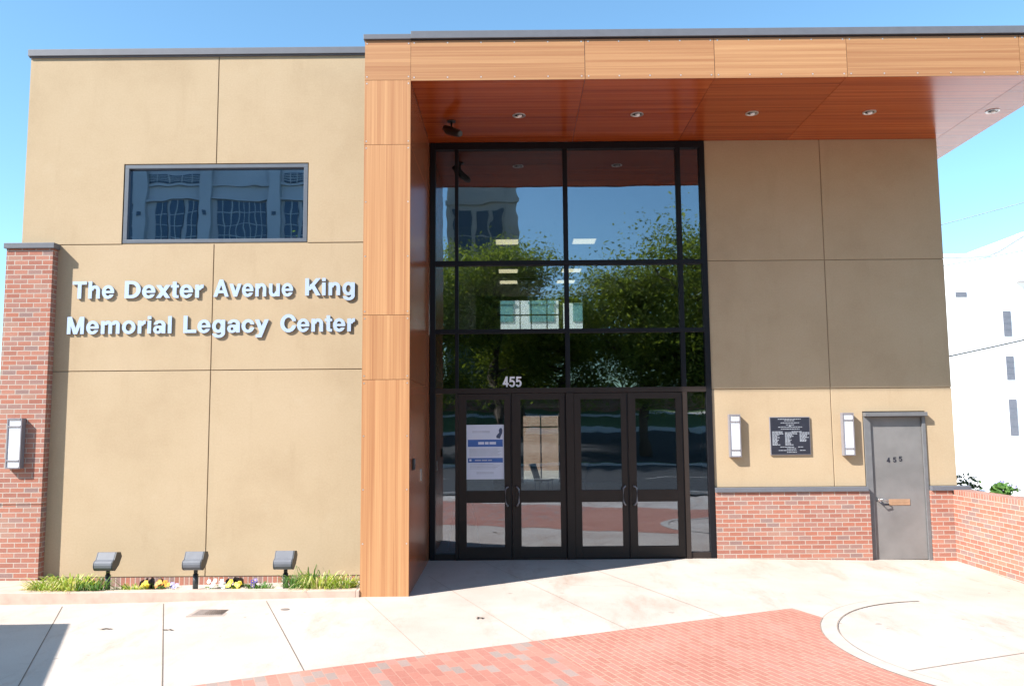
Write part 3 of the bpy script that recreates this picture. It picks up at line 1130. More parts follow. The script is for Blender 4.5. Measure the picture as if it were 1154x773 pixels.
for a_, b_ in ((216, 236), (239, 251), (254, 276)):
    pb(a_, 302, b_, 311, PAPER, .0084)
pb(186, 362, 193, 369, PAPER, .0084)
for a_, b_ in ((205, 225), (228, 246), (249, 262)):
    pb(a_, 364, b_, 368, PAPERGREY, .0084)
m_.build('print', PO)
m_ = MB()
m_.prism([(-.30, 2.02), (-.245, 2.01), (-.225, 2.06), (-.205, 2.10), (-.20, 2.15), (-.215, 2.19), (-.245, 2.185), (-.262, 2.15), (-.255, 2.11), (-.285, 2.08), (-.305, 2.05)], 'y', -.0085, -.0066, PAPERDARK)
m_.build('portrait_print', PO)
tag(MB().box(-.80, -.36, .010, .012, 1.145, 1.335, PAPER).build('paper_sheet'), 'plain white sheet behind the glass just below the blue-barred poster', 'paper')

# entry reader
RD = thing('card_reader', 'small black card reader on the inner side of the wood column', 'card reader', (c1, -2.0, 1.6))
MB().box(c1, c1 + .03, -2.36, -2.20, 1.62, 1.78, CAMBLACK).build('housing', RD, .006)
MB().box(c1 + .031, c1 + .034, -2.34, -2.22, 1.70, 1.765, DARKGREY).build('keypad', RD)

# soffit lamps
def downlight(x, y, label):
    t = thing('soffit_downlight', label, 'ceiling light', (x, y, SOF), 'round downlights in the canopy soffit')
    m = MB()
    n = 20
    for k in range(n):
        a, b = 2 * math.pi * k / n, 2 * math.pi * (k + 1) / n
        for (ra, za), (rb, zb) in (((.105, 0), (.105, -.008)), ((.105, -.008), (.085, -.010)), ((.085, -.010), (.075, .0))):
            m.face([(x + ra * math.cos(a), y + ra * math.sin(a), SOF + za), (x + ra * math.cos(b), y + ra * math.sin(b), SOF + za),
                    (x + rb * math.cos(b), y + rb * math.sin(b), SOF + zb), (x + rb * math.cos(a), y + rb * math.sin(a), SOF + zb)], RIMM, smooth=True)
    m.build('trim', t)
    r = MB().disc((x, y, SOF - .001), (0, 0, -1), .078, LAMPDARK, 20)
    r.build('reflector', t)
    bl = MB().tube([(x + .01, y, SOF - .002), (x + .01, y, SOF - .02), (x + .01, y, SOF - .03)], [.04, .034, .012], ACRYLIC, 12)
    bl.tube([(x - .045, y + .01, SOF - .002), (x - .045, y + .01, SOF - .014)], .016, CAMBLACK, 8)
    bl.build('bulb', t)


for x_, lb in ((.12, 'soffit downlight nearest the security camera, first from the left'), (2.01, 'soffit downlight above the right pair of tall panes, second from the left'),
               (3.85, 'middle soffit downlight, just right of the glass, third of five'), (5.73, 'soffit downlight above the tan wall, fourth from the left'),
               (7.70, 'soffit downlight on the pale outer end of the canopy, rightmost')):
    downlight(x_, -1.27, lb)
SC = thing('security_camera', 'small black security camera hanging under the wood soffit near the column', 'camera', (-.98, -1.05, SOF))
MB().tube([(-.98, -1.05, SOF), (-.98, -1.05, SOF - .02)], .07, CAMBLACK, 14).build('mount_plate', SC)
MB().tube([(-.98, -1.05, SOF - .02), (-.98, -1.05, SOF - .13), (-.97, -1.06, SOF - .17)], .02, CAMBLACK, 8).build('arm', SC)
MB().tube([(-1.09, -.98, SOF - .09), (-1.03, -1.05, SOF - .16), (-.86, -1.22, SOF - .27), (-.82, -1.26, SOF - .29)], [.05, .07, .062, .045], CAMBLACK, 12).build('camera_body', SC)

# floodlights
def floodlight(x, label):
    y = -2.10
    t = thing('floodlight', label, 'floodlight', (x, y, 0), 'ground floodlights in the planter')
    MB().box(x - .14, x + .14, y - .16, y + .12, -.12, -.045, PAVE).build('pad', t, .006)
    MB().tube([(x + .0, y + .03, -.05), (x + .0, y + .03, .17)], .038, FLOODPOST, 12).tube([(x, y + .03, .17), (x, y + .03, .25)], .028, FLOODPOST, 10).build('post', t)
    pr = [(.10, .475), (-.02, .492), (-.075, .392), (-.118, .378), (-.135, .36), (-.142, .325), (-.135, .285), (-.105, .25), (-.05, .235), (.06, .30), (.14, .41)]
    MB().prism([(y + a, z) for a, z in pr], 'x', x - .125, x + .125, FLOOD).build('housing', t, .008)
    MB().prism([(y + a * 1.02, z) for a, z in pr], 'x', x + .127, x + .138, FLOODPOST).build('end_plate', t)
    MB().prism([(y + a * 1.02, z) for a, z in pr], 'x', x - .135, x - .127, FLOOD).build('end_plate', t)


floodlight(-5.80, 'floodlight nearest the brick pier, left of the wall joint')
floodlight(-4.55, 'floodlight standing right at the vertical wall joint, middle one')
floodlight(-3.27, 'floodlight nearest the wood column')


# ------------------------------------------------------------------ plants of the bed
def clump(name, x, y, z, n, h, sp, mat, label, seed, lean=1.0, grp=None, wd=.011):
    r = random.Random(seed)
    m = MB()
    for _ in range(n):
        a = r.uniform(0, 2 * math.pi)
        q = math.sqrt(r.random()) * sp * .45
        bx, by = x + q * math.cos(a), y + q * math.sin(a) * .5
        a2 = a + r.uniform(-.8, .8)
        hh = h * r.uniform(.55, 1.1)
        out = sp * r.uniform(.25, .75) * lean
        dx, dy = math.cos(a2), math.sin(a2) * .7
        px, py = -dy * wd, dx * wd
        pts = [(0, 0), (.35, .75), (.7, 1.0), (1.0, .72 if r.random() < .6 else 1.05)]
        for k in range(3):
            (t0, u0), (t1, u1) = pts[k], pts[k + 1]
            w0, w1 = (1, .9, .6, .1)[k], (1, .9, .6, .1)[k + 1]
            A = (bx + dx * out * t0, by + dy * out * t0, z + hh * u0)
            Bq = (bx + dx * out * t1, by + dy * out * t1, z + hh * u1)
            m.face([(A[0] - px * w0, A[1] - py * w0, A[2]), (A[0] + px * w0, A[1] + py * w0, A[2]), (Bq[0] + px * w1, Bq[1] + py * w1, Bq[2]), (Bq[0] - px * w1, Bq[1] - py * w1, Bq[2])], mat)
    # weld each blade so that its tint is one
    bmesh.ops.remove_doubles(m.bm, verts=m.bm.verts, dist=.00001)
    o = m.build(name, origin=(x, y, z))
    return tag(o, label, 'plant', grp)


G = 'grassy clumps in the planter'
PB = -.09
clump('grass_clump', -6.42, -2.42, PB, 220, .25, .44, BLADE, 'yellow-green grass clump closest to the brick pier', 1, grp=G)
clump('grass_clump', -6.10, -2.44, PB, 240, .30, .48, BLADE, 'grass clump in the middle of the tuft left of the left floodlight', 2, grp=G)
clump('grass_clump', -5.80, -2.46, PB, 170, .25, .36, BLADEG, 'greener grass clump in front of the foot of the left floodlight', 3, grp=G)
clump('grass_clump', -2.98, -2.42, PB, 170, .27, .36, BLADEG, 'pale green clump just right of the right floodlight', 4, grp=G)
clump('grass_clump', -2.68, -2.44, PB, 240, .30, .48, BLADE, 'yellow-green grass clump spilling over the kerb near the wood column', 5, grp=G)
clump('grass_clump', -2.38, -2.42, PB, 210, .26, .38, BLADE, 'grass clump touching the wood column', 6, grp=G)
clump('broad_leaf_plant', -2.88, -2.28, PB, 20, .40, .30, BLADEG, 'upright dark green broad-bladed plant rising from the right grass tuft', 7, .9, wd=.016)
clump('grass_clump', -5.32, -2.38, PB, 110, .17, .30, BLADE, 'thin low grass clump right of the left floodlight', 8, grp=G)
clump('grass_clump', -3.52, -2.40, PB, 110, .18, .30, BLADEG, 'thin green clump left of the right floodlight', 9, grp=G)
clump('grass_clump', -6.66, -2.44, PB, 60, .14, .22, BLADE, 'small pale tuft at the very left end of the planter', 10, grp=G)


def pansy(x, y, petal, centre, label, seed, n=6, h=.12, name='pansy'):
    r = random.Random(seed)
    m = MB()
    for _ in range(34):
        a = r.uniform(0, 6.28)
        q = r.uniform(.01, .10)
        cx, cy, cz = x + q * math.cos(a), y + q * math.sin(a), r.uniform(-.08, h * .6)
        s = r.uniform(.012, .026)
        t1, t2 = r.uniform(-1, 1), r.uniform(-1, 1)
        m.face([(cx - s, cy - s * t1, cz), (cx + s * t2, cy - s, cz + s * .6), (cx + s, cy + s * t1, cz + s * .3), (cx - s * t2, cy + s, cz - s * .2)], BLADEG)
    for _ in range(n):
        a = r.uniform(0, 6.28)
        q = r.uniform(0, .085)
        c = Vector((x + q * math.cos(a), y + q * math.sin(a) - .01, h * r.uniform(.3, 1.05)))
        nn = Vector((r.uniform(-.4, .4), -1, r.uniform(.1, .9))).normalized()
        u = nn.cross(Vector((0, 0, 1))).normalized()
        v = nn.cross(u)
        m.tube([(c.x, c.y + .01, -.09), tuple(c)], .002, BLADEG, 4)
        for k in range(5):
            b = 2 * math.pi * k / 5 + .3
            m.disc(c + (u * math.cos(b) + v * math.sin(b)) * .016 + nn * .001 * k, nn, .0155, petal, 7)
        m.disc(c + nn * .008, nn, .007, centre, 6)
    tag(m.build(name, origin=(x, y, 0)), label, 'flower', 'flowers in the planter bed')


for i, (x_, y_, pt_, ce_, lb) in enumerate((
        (-5.13, -2.36, YELLOW, ORANGE, 'yellow pansies leftmost in the flower row'),
        (-4.97, -2.34, ORANGE, PURPLE, 'orange pansies beside the leftmost yellow ones'),
        (-4.84, -2.38, ORANGE, YELLOW, 'second orange pansy patch, next to the pale violet one'),
        (-4.70, -2.36, VIOLET, WHITEP, 'pale violet pansies just left of the middle floodlight'),
        (-4.22, -2.33, WHITEP, YELLOW, 'white pansies first to the right of the middle floodlight'),
        (-4.07, -2.35, WHITEP, YELLOW, 'white pansies touching the bright yellow patch'),
        (-3.93, -2.40, YELLOW, PURPLE, 'bright yellow pansies next to the white ones'),
        (-3.82, -2.40, YELLOW, PURPLE, 'bright yellow pansies at the right end of the yellow patch'),
        (-3.64, -2.35, PURPLE, YELLOW, 'dark purple pansies left of the right floodlight'))):
    pansy(x_, y_, pt_, ce_, lb, 20 + i, 5)
for x_, lb in ((-5.28, 'dark clod against the wall foot left of the yellow pansies'), (-4.10, 'dark clod against the wall foot behind the white pansies'), (-3.10, 'dark clod against the wall foot beside the right floodlight')):
    r = random.Random(int(x_ * 10))
    m = MB()
    for _ in range(9):
        a, b, c = r.uniform(-.16, .16), r.uniform(-.05, .05), r.uniform(.015, .05)
        m.tube([(x_ + a, -1.80 + b, -.10), (x_ + a * .9, -1.80 + b, c), (x_ + a * .7, -1.79 + b, c + .03)], [.032, .022, .008], SOIL, 7)
    tag(m.build('mulch_heap', origin=(x_, -1.8, 0)), lb, 'mulch', 'mulch heaps in the planter')

# ------------------------------------------------------------------ drain, small cover, debris
def g3(x, y, dz):
    return (x, y, gz(x, y) + dz)
DG = thing('drain_grate', 'square rusty drain grate in a concrete collar in the pavement before the planter', 'drain', (-3.85, -3.37, gz(-3.85, -3.37)))
def quad_on(cx, cy, s, t, dz0, dz1, m, mb):
    ca, sa = 1, 0
    pts = []
    for a, b in ((-s, -t), (s, -t), (s, t), (-s, t)):
        pts.append((cx + a * ca - b * sa, cy + a * sa + b * ca))
    z = gz(cx, cy)
    mb.prism(pts, 'z', z + dz0, z + dz1, m)
COLLAR = painted('drain_collar', (.36, .29, .25), .9)
m_ = MB(); quad_on(-3.85, -3.37, .235, .20, -.05, .003, COLLAR, m_); m_.build('collar', DG)
m_ = MB(); quad_on(-3.85, -3.37, .185, .15, -.04, .006, IRON, m_)
for k in range(-7, 8):
    ca, sa = 1, 0
    quad_on(-3.85 + k * .024 * ca, -3.37 + k * .024 * sa, .004, .12, .006, .0075, SOIL, m_)
m_.build('grate', DG)
z_ = gz(-2.93, -3.31)
tag(MB().tube([(-2.93, -3.31, z_ - .02), (-2.93, -3.31, z_ + .006)], .055, IRON, 18).build('valve_cover'), 'small round metal valve cover in the pavement right of the drain', 'cover')
for i, (x_, y_, lb) in enumerate(((-.42, -3.86, 'dry twig lying on the pavement near the brick paving edge'), (-4.83, -4.05, 'dry brown leaf on the left pavement slab'), (-4.05, -4.17, 'flat brown leaf on the pavement below the drain'))):
    r = random.Random(50 + i)
    z = gz(x_, y_) + .006
    m = MB()
    for k in range(5):
        a = r.uniform(0, 3.1)
        l = r.uniform(.03, .07)
        cx, cy = x_ + r.uniform(-.05, .05), y_ + r.uniform(-.03, .03)
        m.face([(cx - l * math.cos(a), cy - l * math.sin(a) * .5, z), (cx + .01, cy - .02, z + .012), (cx + l * math.cos(a), cy + l * math.sin(a) * .5, z + .006), (cx - .01, cy + .018, z + .002)], SOIL)
    tag(m.build('dry_leaf', origin=(x_, y_, z)), lb, 'leaf')

# ------------------------------------------------------------------ interior
m_ = MB()
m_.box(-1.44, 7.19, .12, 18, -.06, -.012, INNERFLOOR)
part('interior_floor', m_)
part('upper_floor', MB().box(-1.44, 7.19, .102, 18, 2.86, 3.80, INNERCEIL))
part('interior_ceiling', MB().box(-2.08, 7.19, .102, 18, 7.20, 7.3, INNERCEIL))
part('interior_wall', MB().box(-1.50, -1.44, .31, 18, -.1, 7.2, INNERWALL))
m_ = MB()
for a_, b_, z0, z1 in ((-1.44, .35, 0, 2.86), (2.3, 7.19, 0, 2.86), (.35, 2.3, 2.55, 2.86), (-1.44, -.5, 3.8, 7.2), (-.5, 1.78, 7.06, 7.2), (1.78, 1.95, 3.8, 7.2),
                       (1.95, 2.72, 6.95, 7.2), (2.72, 7.19, 3.8, 7.2), (-.5, 1.78, 3.8, 4.4), (1.95, 2.72, 3.8, 4.4)):
    m_.box(a_, b_, 17.8, 17.95, z0, z1, INNERWALL)
part('interior_wall', m_)
bw = MB()
for x_ in (.25, .68, 1.3):
    bw.box(x_, x_ + .04, 17.82, 17.88, 4.4, 7.06, ALU)
bw.box(-.5, 1.78, 17.83, 17.87, 6.45, 6.5, ALU)
for x_ in (1.0, 1.7):
    bw.box(x_, x_ + .05, 17.82, 17.88, 0, 2.55, BRONZE)
bw.box(.35, 2.3, 17.83, 17.87, 2.1, 2.15, BRONZE)
part('rear_window_frame', bw)
for i, (y_, px_) in enumerate(((8.0, 1.95), (12.3, 1.90), (14.4, 1.85))):
    for x_ in (-.15, px_):
        lb = ('%s glowing square ceiling panel of the %s pair seen through the upper glass' % ('left' if x_ < 1 else 'right', ('nearest', 'middle', 'farthest')[i]))
        t = thing('ceiling_light', lb, 'ceiling light', (x_, y_, 7.2), 'lit ceiling panels inside the upper floor')
        MB().box(x_ - .32, x_ + .32, y_ - .32, y_ + .32, 7.185, 7.2, ACRYLIC).build('frame', t)
        MB().box(x_ - .30, x_ + .30, y_ - .30, y_ + .30, 7.178, 7.185, BULBC).build('diffuser', t)
t = thing('hanging_sign', 'slim pale hanging sign under the upper ceiling between the lit panels', 'vent', (.33, 11.2, 7.0))  # hanging sign, built as a plain box without lettering
MB().box(.12, .78, 11.2, 11.25, 6.66, 6.78, ACRYLIC).box(.2, .70, 11.19, 11.2, 6.70, 6.74, BLACK).build('housing', t)
MB().tube([(.18, 11.22, 6.78), (.18, 11.22, 7.2)], .008, BLACK, 6).tube([(.72, 11.22, 6.78), (.72, 11.22, 7.2)], .008, BLACK, 6).build('hanger', t)


def chair(x, y, rz, label):
    t = thing('lobby_chair', label, 'chair', (x, y, 0), 'chairs in the lobby')
    m = MB().box(-.25, .25, -.25, .25, .40, .46, BLACK).build('seat', t, .01)
    mb = MB().prism([(.20, .46), (.25, .46), (.42, .95), (.36, .95)], 'x', -.25, .25, BLACK).build('backrest', t, .01)
    for a in (-.22, .22):
        for b in (-.22, .22):
            MB().tube([(a, b, 0), (a, b, .40)], .015, SCONCEMETAL, 6).build('leg', t)
    for ch in t.children:
        ch.matrix_parent_inverse = Matrix()
    t.rotation_euler = (0, 0, rz)


chair(.95, 13.0, 1.2, 'dark lobby chair on the left, seen through the second door')
chair(2.05, 13.5, -1.3, 'dark lobby chair on the right, seen through the second door')
EZ = thing('easel', 'white folding easel with a board inside the lobby behind the left sidelight', 'easel', (-1.0, .9, 0))
for (a_, b_) in (((-1.22, 1.05, 0), (-.93, .95, 1.55)), ((-.62, 1.05, 0), (-.90, .95, 1.55)), ((-.92, 1.5, 0), (-.915, .98, 1.5))):
    MB().tube([a_, b_], .016, ACRYLIC, 8).build('leg', EZ)
MB().box(-1.16, -.70, .95, .97, .93, .96, ACRYLIC).build('ledge', EZ)

# ------------------------------------------------------------------ surroundings seen directly
yd = thing('courtyard_wall', 'sunlit brick wall behind the building seen through the second entrance door', 'wall', (1, 26, 0))
MB().box(-8, 14, 26, 26.3, -.1, 3.4, mat_brick('pale_courtyard_brick', mortar=(.7, .6, .5), tones=[(0, (.60, .34, .24)), (.4, (.66, .40, .29)), (.8, (.54, .29, .20))])).build('brickwork', yd)
TB = thing('teal_glass_building', 'pale building with teal glazing seen through the upper rear windows', 'building', (4, 46, 0))
m_ = MB().box(-14, 22, 46, 60, -.3, 19, WHITEPLASTER)
m_.build('wall', TB)
for x_ in (-1.8, 1.2, 4.4, 7.4):
    for k in range(4):
        z_ = 1.5 + k * 4.1
        wv = MB().box(x_, x_ + 1.8, 45.9, 46, z_, z_ + 3.0, TEAL).box(x_ - .1, x_ + 1.9, 45.8, 45.9, z_ + 1.3, z_ + 1.45, TEAL).build('window', TB)

WB = thing('white_building', 'tall white building with narrow slit windows beyond the low brick wall at the right', 'building', (40, 45, 0))
pr = [(31.0, -.4), (75, -.4), (75, 20), (40.5, 16.6), (38.6, 16.3), (37.4, 15.9), (36.4, 15.3), (35.5, 14.75), (34.7, 14.45), (33.5, 14.35), (31.0, 14.35)]
MB().prism(pr, 'y', 45.2, 70, WHITEPLASTER).build('wall', WB)
m_ = MB()
for a_, b_ in zip(pr[2:], pr[3:]):
    m_.face([(a_[0], 45.13, a_[1] - .0), (b_[0], 45.13, b_[1]), (b_[0], 45.13, b_[1] - .25), (a_[0], 45.13, a_[1] - .25)], WHITEPLASTER)
    m_.face([(a_[0], 45.13, a_[1] + .02), (b_[0], 45.13, b_[1] + .02), (b_[0], 46, b_[1] + .02), (a_[0], 46, a_[1] + .02)], WHITEPLASTER)
m_.build('parapet', WB)
SLIT = painted("slit_window_glass", (.13, .135, .16), .5)
for z0, z1 in ((8.25, 10.1), (5.1, 6.8), (1.1, 3.7)):
    f = MB().box(35.55, 36.1, 45.14, 45.2, z0, z1, SLIT)
    for k in range(1, 4):
        zz = z0 + (z1 - z0) * k / 4
        f.box(35.55, 36.1, 45.13, 45.14, zz - .02, zz + .02, ALU)
    f.build('window', WB)
MB().box(32.2, 33.0, 45.14, 45.2, 11.15, 11.5, SLIT).build('vent', WB)
MB().box(36.6, 52.0, 44.6, 45.2, 12.2, 12.6, STONE2).build('ledge', WB)
UB = thing('utility_box', 'grey utility box beyond the low brick wall at the right', 'utility box', (12.5, 9, 0))
MB().box(13.0, 13.55, 12, 12.4, .9, 1.95, WHITEPLASTER).build('cabinet', UB, .02)
MB().box(13.07, 13.48, 11.985, 12, 1.2, 1.85, STONE2).build('door', UB)

for (p, q, sag, rad, mat, lb) in (((9, 19, 3.25), (40, 30, 9.6), .35, .036, WIREM, 'dark cable crossing the white building at the right'),
                                  ((15, 30, 10.8), (42, 24, 17.6), .3, .03, PALEWIRE, 'upper thin overhead cable against the sky at the right'),
                                  ((15, 31, 9.3), (42, 25, 14.0), .3, .03, PALEWIRE, 'lower thin overhead cable against the sky at the right')):
    pts = []
    for k in range(13):
        t_ = k / 12
        pts.append((p[0] + (q[0] - p[0]) * t_, p[1] + (q[1] - p[1]) * t_, p[2] + (q[2] - p[2]) * t_ - sag * 4 * t_ * (1 - t_)))
    tag(MB().tube(pts, rad, mat, 6).build('overhead_cable'), lb, 'cable')


def bush(x, y, z0, sx, sy, sz, n, mat, s0, seed, mb=None):
    r = random.Random(seed)
    m = mb or MB()
    for _ in range(n):
        while True:
            p = Vector((r.uniform(-1, 1), r.uniform(-1, 1), r.uniform(-.6, 1)))
            if .25 < p.length < 1:
                break
        c = Vector((x + p.x * sx, y + p.y * sy, z0 + sz * .5 + p.z * sz * .5))
        s = s0 * r.uniform(.6, 1.3)
        u = Vector((r.gauss(0, 1), r.gauss(0, 1), r.gauss(0, .6))).normalized()
        v = u.cross(Vector((r.gauss(0, 1), r.gauss(0, 1), r.gauss(0, 1)))).normalized()
        m.face([c - u * s, c + v * s * .45, c + u * s, c - v * s * .45], mat)
    return m


def shrub(name, x, y, z, sx, sy, sz, n, mat, s0, seed, label, flowers=None):
    r = random.Random(seed)
    t = thing(name, label, 'shrub', (x, y, z))
    m = bush(x, y, z, sx, sy, sz, n, mat, s0, seed)
    m.build('foliage', t)
    s = MB()
    for k in range(5):
        a = r.uniform(0, 6.28)
        s.tube([(x, y, z - .05), (x + sx * .3 * math.cos(a), y + sy * .3 * math.sin(a), z + sz * .45)], [.015, .007], BARK, 5)
    s.build('stem', t)
    if flowers:
        fm = MB()
        for k in range(26):
            a, q = r.uniform(0, 6.28), math.sqrt(r.random())
            c = Vector((x + sx * q * math.cos(a), y + sy * q * math.sin(a) - .02, z + sz * r.uniform(.5, 1.0)))
            for j in range(3):
                fm.disc(c + Vector((r.uniform(-.02, .02), r.uniform(-.02, .02), r.uniform(-.02, .02))), (r.uniform(-.5, .5), -1, r.uniform(0, 1)), .022, flowers, 6)
        fm.build('blossom', t)


shrub('shrub', 7.86, .5, .88, .27, .26, .46, 170, LEAFD, .045, 61, 'dark green shrub behind the corner of the low brick wall')
shrub('shrub', 7.98, -.35, .95, .16, .16, .27, 200, BLADEG, .06, 62, 'small bright green plant in front of the dark shrub')
shrub('shrub', 8.45, .35, .95, .24, .2, .24, 80, LEAFD, .035, 63, 'sparse violet-flowered plant right of the dark shrub', VIOLET)
shrub('shrub', 8.75, -.55, .95, .24, .2, .2, 120, LEAFD, .035, 64, 'pale violet low flowers nearest the right edge behind the wall', VIOLET)


# ------------------------------------------------------------------ things behind the camera, mirrored in the glass
def tree(x, y, h, spread, seed, label, n=5200, crown0=.26):
    r = random.Random(seed)
    z = gz(x, y) - .1
    t = thing('park_tree', label, 'tree', (x, y, z), 'trees of the park across the street')
    tm = MB()
    tips = []
    top = h * .62
    trunk = [(x, y, z), (x + r.uniform(-.2, .2), y + r.uniform(-.2, .2), z + h * .18), (x + r.uniform(-.4, .4), y + r.uniform(-.4, .4), z + h * .38), (x + r.uniform(-.6, .6), y, z + top), (x, y, z + h * .85)]
    r0 = h * .022
    tm.tube(trunk, [r0 * 1.3, r0, r0 * .8, r0 * .5, r0 * .15], BARK, 8)
    for k in range(18):
        hz = r.uniform(crown0 + .02, .86)
        a = k * 2.4 + r.uniform(-.4, .4)
        f = math.sin(math.pi * min(1, (hz - crown0 + .18) / (1.15 - crown0))) ** .7
        L = spread * f * r.uniform(.7, 1.05)
        s = Vector((x, y, z + h * hz))
        mid = s + Vector((math.cos(a) * L * .5, math.sin(a) * L * .5, L * .18))
        e = s + Vector((math.cos(a) * L * .95, math.sin(a) * L * .95, L * .42 + h * .05))
        tm.tube([s, mid, e], [r0 * .45, r0 * .28, r0 * .06], BARK, 5)
        tips += [mid, (mid + e) / 2, e]
    tips += [Vector((x + r.gauss(0, spread * .3), y + r.gauss(0, spread * .3), z + h * r.uniform(.72, .9))) for _ in range(8)]
    tips += [Vector((x, y, z + h * .9)), Vector((x + .4, y, z + h * .97)), Vector((x - .5, y + .3, z + h * .8))]
    tm.build('trunk', t)
    m = MB()
    cl = []
    for q in tips:
        for _ in range(3):
            cl.append((q + Vector((r.gauss(0, .11 * spread), r.gauss(0, .11 * spread), r.gauss(0, .10 * spread))), spread * r.uniform(.10, .24)))
    per = n // len(cl)
    for c, rad in cl:
        for _ in range(per):
            p = c + Vector((r.gauss(0, rad), r.gauss(0, rad), r.gauss(0, rad * .7)))
            s = r.uniform(.08, .15)
            u = Vector((r.gauss(0, 1), r.gauss(0, 1), r.gauss(0, .6))).normalized()
            v = u.cross(Vector((r.gauss(0, 1), r.gauss(0, 1), r.gauss(0, 1)))).normalized()
            m.face([p - u * s, p + v * s * .5, p + u * s, p - v * s * .5], LEAF)
    m.build('crown', t)


tree(-6.5, -40, 13.2, 5.0, 1, 'tree mirrored at the left edge of the glass', 31200)
tree(-1.2, -43, 14.6, 4.6, 2, 'tall tree mirrored left of the middle mullion', 33280)
tree(3.6, -47, 11.0, 4.2, 3, 'lower tree mirrored just right of the middle mullion', 29120)
tree(8.8, -41, 12.6, 4.8, 4, 'round tree mirrored in the right tall pane', 33280)
tree(12.6, -38, 14.4, 5.2, 5, 'tallest tree mirrored in the right sidelight', 37440)
tree(19.5, -42, 13.5, 5.2, 6, 'tree furthest right across the street', 20800)
tree(-13.5, -43, 13.0, 5.2, 7, 'tree furthest left across the street', 20800)
tree(.8, -55, 11.5, 5.5, 8, 'tree in the second row behind the tall mirrored tree', 20800)
tree(14.5, -56, 14, 6, 9, 'tree in the second row at the right', 20800)

for i_, (x_, y_, h_, w_, lb) in enumerate(((-9, -69, 8, 4.5, 'low bushy tree before the terrace wall, leftmost of its row'), (-1.5, -67, 8.5, 4.5, 'low bushy tree before the terrace wall, second from the left'),
                                    (6, -69, 8, 4.5, 'low bushy tree before the terrace wall, middle of its row'), (13, -67, 8.5, 4.6, 'low bushy tree before the terrace wall, fourth from the left'),
                                    (21, -69, 8, 4.5, 'low bushy tree before the terrace wall, rightmost of its row'))):
    tree(x_, y_, h_, w_, 30 + i_, lb, 6000, .10)

# low terrace wall on the rise
TW = thing('terrace_wall', 'long low brown brick terrace wall on the rise across the street', 'wall', (0, -76, gz(0, -76)))
zt_ = gz(0, -76)
m_ = MB().box(-40, 40, -76.5, -76, zt_ - .5, zt_ + 2.1, BRICK)
for k in range(-9, 10):
    m_.box(k * 4.2 - .35, k * 4.2 + .35, -76, -75.7, zt_ - .5, zt_ + 2.5, BRICK)
m_.build('brickwork', TW)
MB().box(-40, 40, -76.6, -75.62, zt_ + 2.5, zt_ + 2.7, PAVE).build('coping', TW)


def facade(name, label, x0, x1, y, zh, wall, rows, bays, rot=None):
    t = thing(name, label, 'building', ((x0 + x1) / 2, y, 0))
    MB().box(x0, x1, y - 20, y, -1, zh, wall).build('wall', t)
    return t


TA = facade('stone_tower', 'grey stone tower with dark tall window bays mirrored in the left part of the glass', -8.6, .9, -92, 44, STONE, 0, 0)
for z0, z1 in ((4, 14), (16.0, 30.3)):
    for k, (a_, b_) in enumerate(((-7.6, -5.6), (-5.0, -3.0), (-2.7, -1.3))):
        m_ = MB().box(a_, b_, -92, -91.9, z0, z1, DARKGLASS)
        for q in range(1, 4):
            m_.box(a_, b_, -91.9, -91.85, z0 + (z1 - z0) * q / 4, z0 + (z1 - z0) * q / 4 + .12, STONE)
        m_.build('window', TA)
MB().box(-8.8, 1.1, -92.1, -91.6, 31.2, 31.9, STONE).build('cornice', TA)
MB().box(-.9, -.5, -92, -91.7, -1, 44, STONE).build('pilaster', TA)

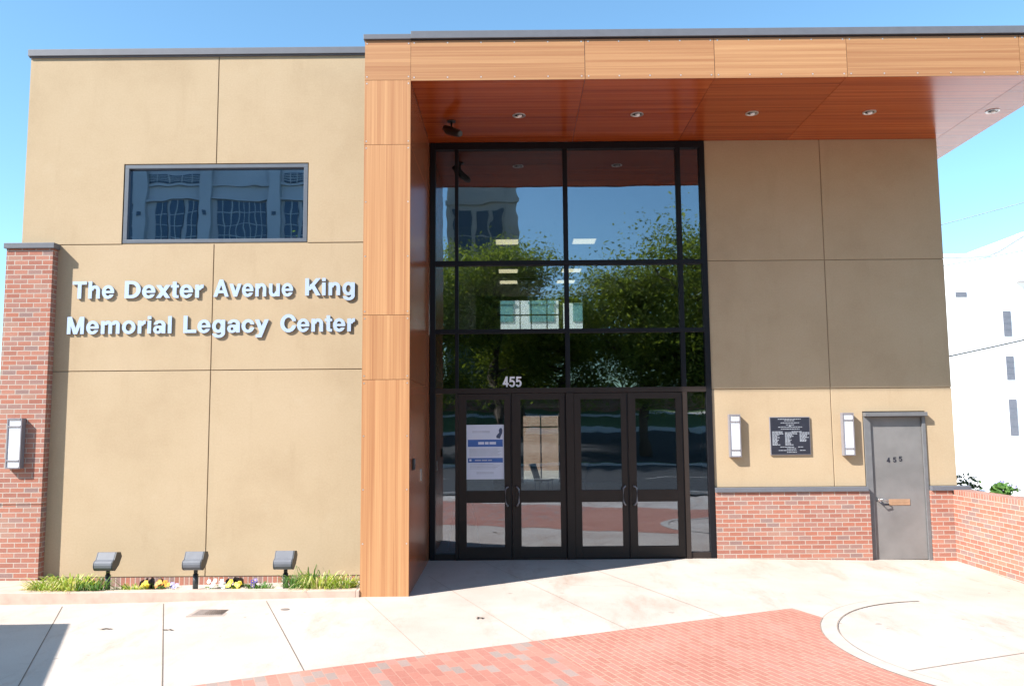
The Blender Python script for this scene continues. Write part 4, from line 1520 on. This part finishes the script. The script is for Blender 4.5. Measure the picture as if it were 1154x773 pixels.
HB = facade('hotel_building', 'large pale stone hotel with arched bays and tall windows mirrored in the left upper window', -75, -13, -70, 36, STONE2, 0, 0)
def hx(u):
    return (u - 570) / 925.0 * 81
def hz_(v):
    return 2.26 + (488.5 - v) / 925.0 * 81
def hwin(u0, u1, v0, v1, grid=0, name='window'):
    m = MB().box(hx(u0), hx(u1), -70, -69.85, hz_(v1), hz_(v0), DARKGLASS)
    for k in range(1, grid):
        xx = hx(u0) + (hx(u1) - hx(u0)) * k / grid
        m.box(xx - .035, xx + .035, -69.85, -69.80, hz_(v1), hz_(v0), STONE)
    if grid:
        for k in range(1, 5):
            zz = hz_(v1) + (hz_(v0) - hz_(v1)) * k / 5
            m.box(hx(u0), hx(u1), -69.85, -69.81, zz - .03, zz + .03, STONE)
    m.build(name, HB)
for u0, u1, gq in ((96, 112, 2), (118, 134, 2), (161, 175, 2), (179, 191, 2), (196, 208, 2), (232, 288, 8), (310, 324, 2), (329, 343, 2), (352, 364, 2), (372, 384, 2)):
    hwin(u0, u1, 232, 300, gq)
for u0, u1 in ((100, 128), (148, 214), (309, 345), (360, 400)):
    hwin(u0, u1, 199, 209, 5)
for u in (218.5, 298, 404, 142):
    m_ = MB().box(hx(u - 7), hx(u + 7), -70, -69.4, -1, 36, STONE2)
    m_.build('pilaster', HB)
    MB().box(hx(u - 2), hx(u + 2), -69.4, -69.3, hz_(250), hz_(245), DARKGLASS).build('ornament', HB)
MB().box(-75, -13, -70, -69.6, hz_(231), hz_(229), STONE2).box(-75, -13, -70, -69.7, hz_(213), hz_(210.5), STONE2).build('cornice', HB)

# made-up flat roof on posts, added out of frame to throw the pavement corner shadow
BS = thing('shadow_roof', 'flat dark roof on posts, added out of view at the left to cast a pavement shadow', 'shadow caster', (-8.6, -7.5, 0))
hS = 2.5
zg = gz(-5.4, -3.8)
def shp(x, y):
    k = (hS - zg) / 1.636
    return (x - 1.636 * k, y - k)
d_ = Vector((1.03, -2.44)).normalized()
p1 = Vector((-5.49, -3.76)); p2 = p1 + d_ * 4.2
p3 = p2 + Vector((-2.6, 0)); p4 = p1 + Vector((-2.6, 0))
roof = [shp(*q) for q in (p1, p2, p3, p4)]
MB().prism(roof, 'z', hS, hS + .06, DARKGREY).build('roof', BS)
for q in roof[2:]:
    cx_ = sum(v[0] for v in roof) / 4; cy_ = sum(v[1] for v in roof) / 4
    qx, qy = q[0] + (cx_ - q[0]) * .15, q[1] + (cy_ - q[1]) * .15
    MB().tube([(qx, qy, gz(qx, qy)), (qx, qy, hS)], .05, DARKGREY, 8).build('post', BS)
cx_ = sum(v[0] for v in roof) / 4; cy_ = sum(v[1] for v in roof) / 4
MB().tube([(cx_ - .3, cy_, gz(cx_, cy_)), (cx_ - .3, cy_, hS)], .06, DARKGREY, 8).build('post', BS)
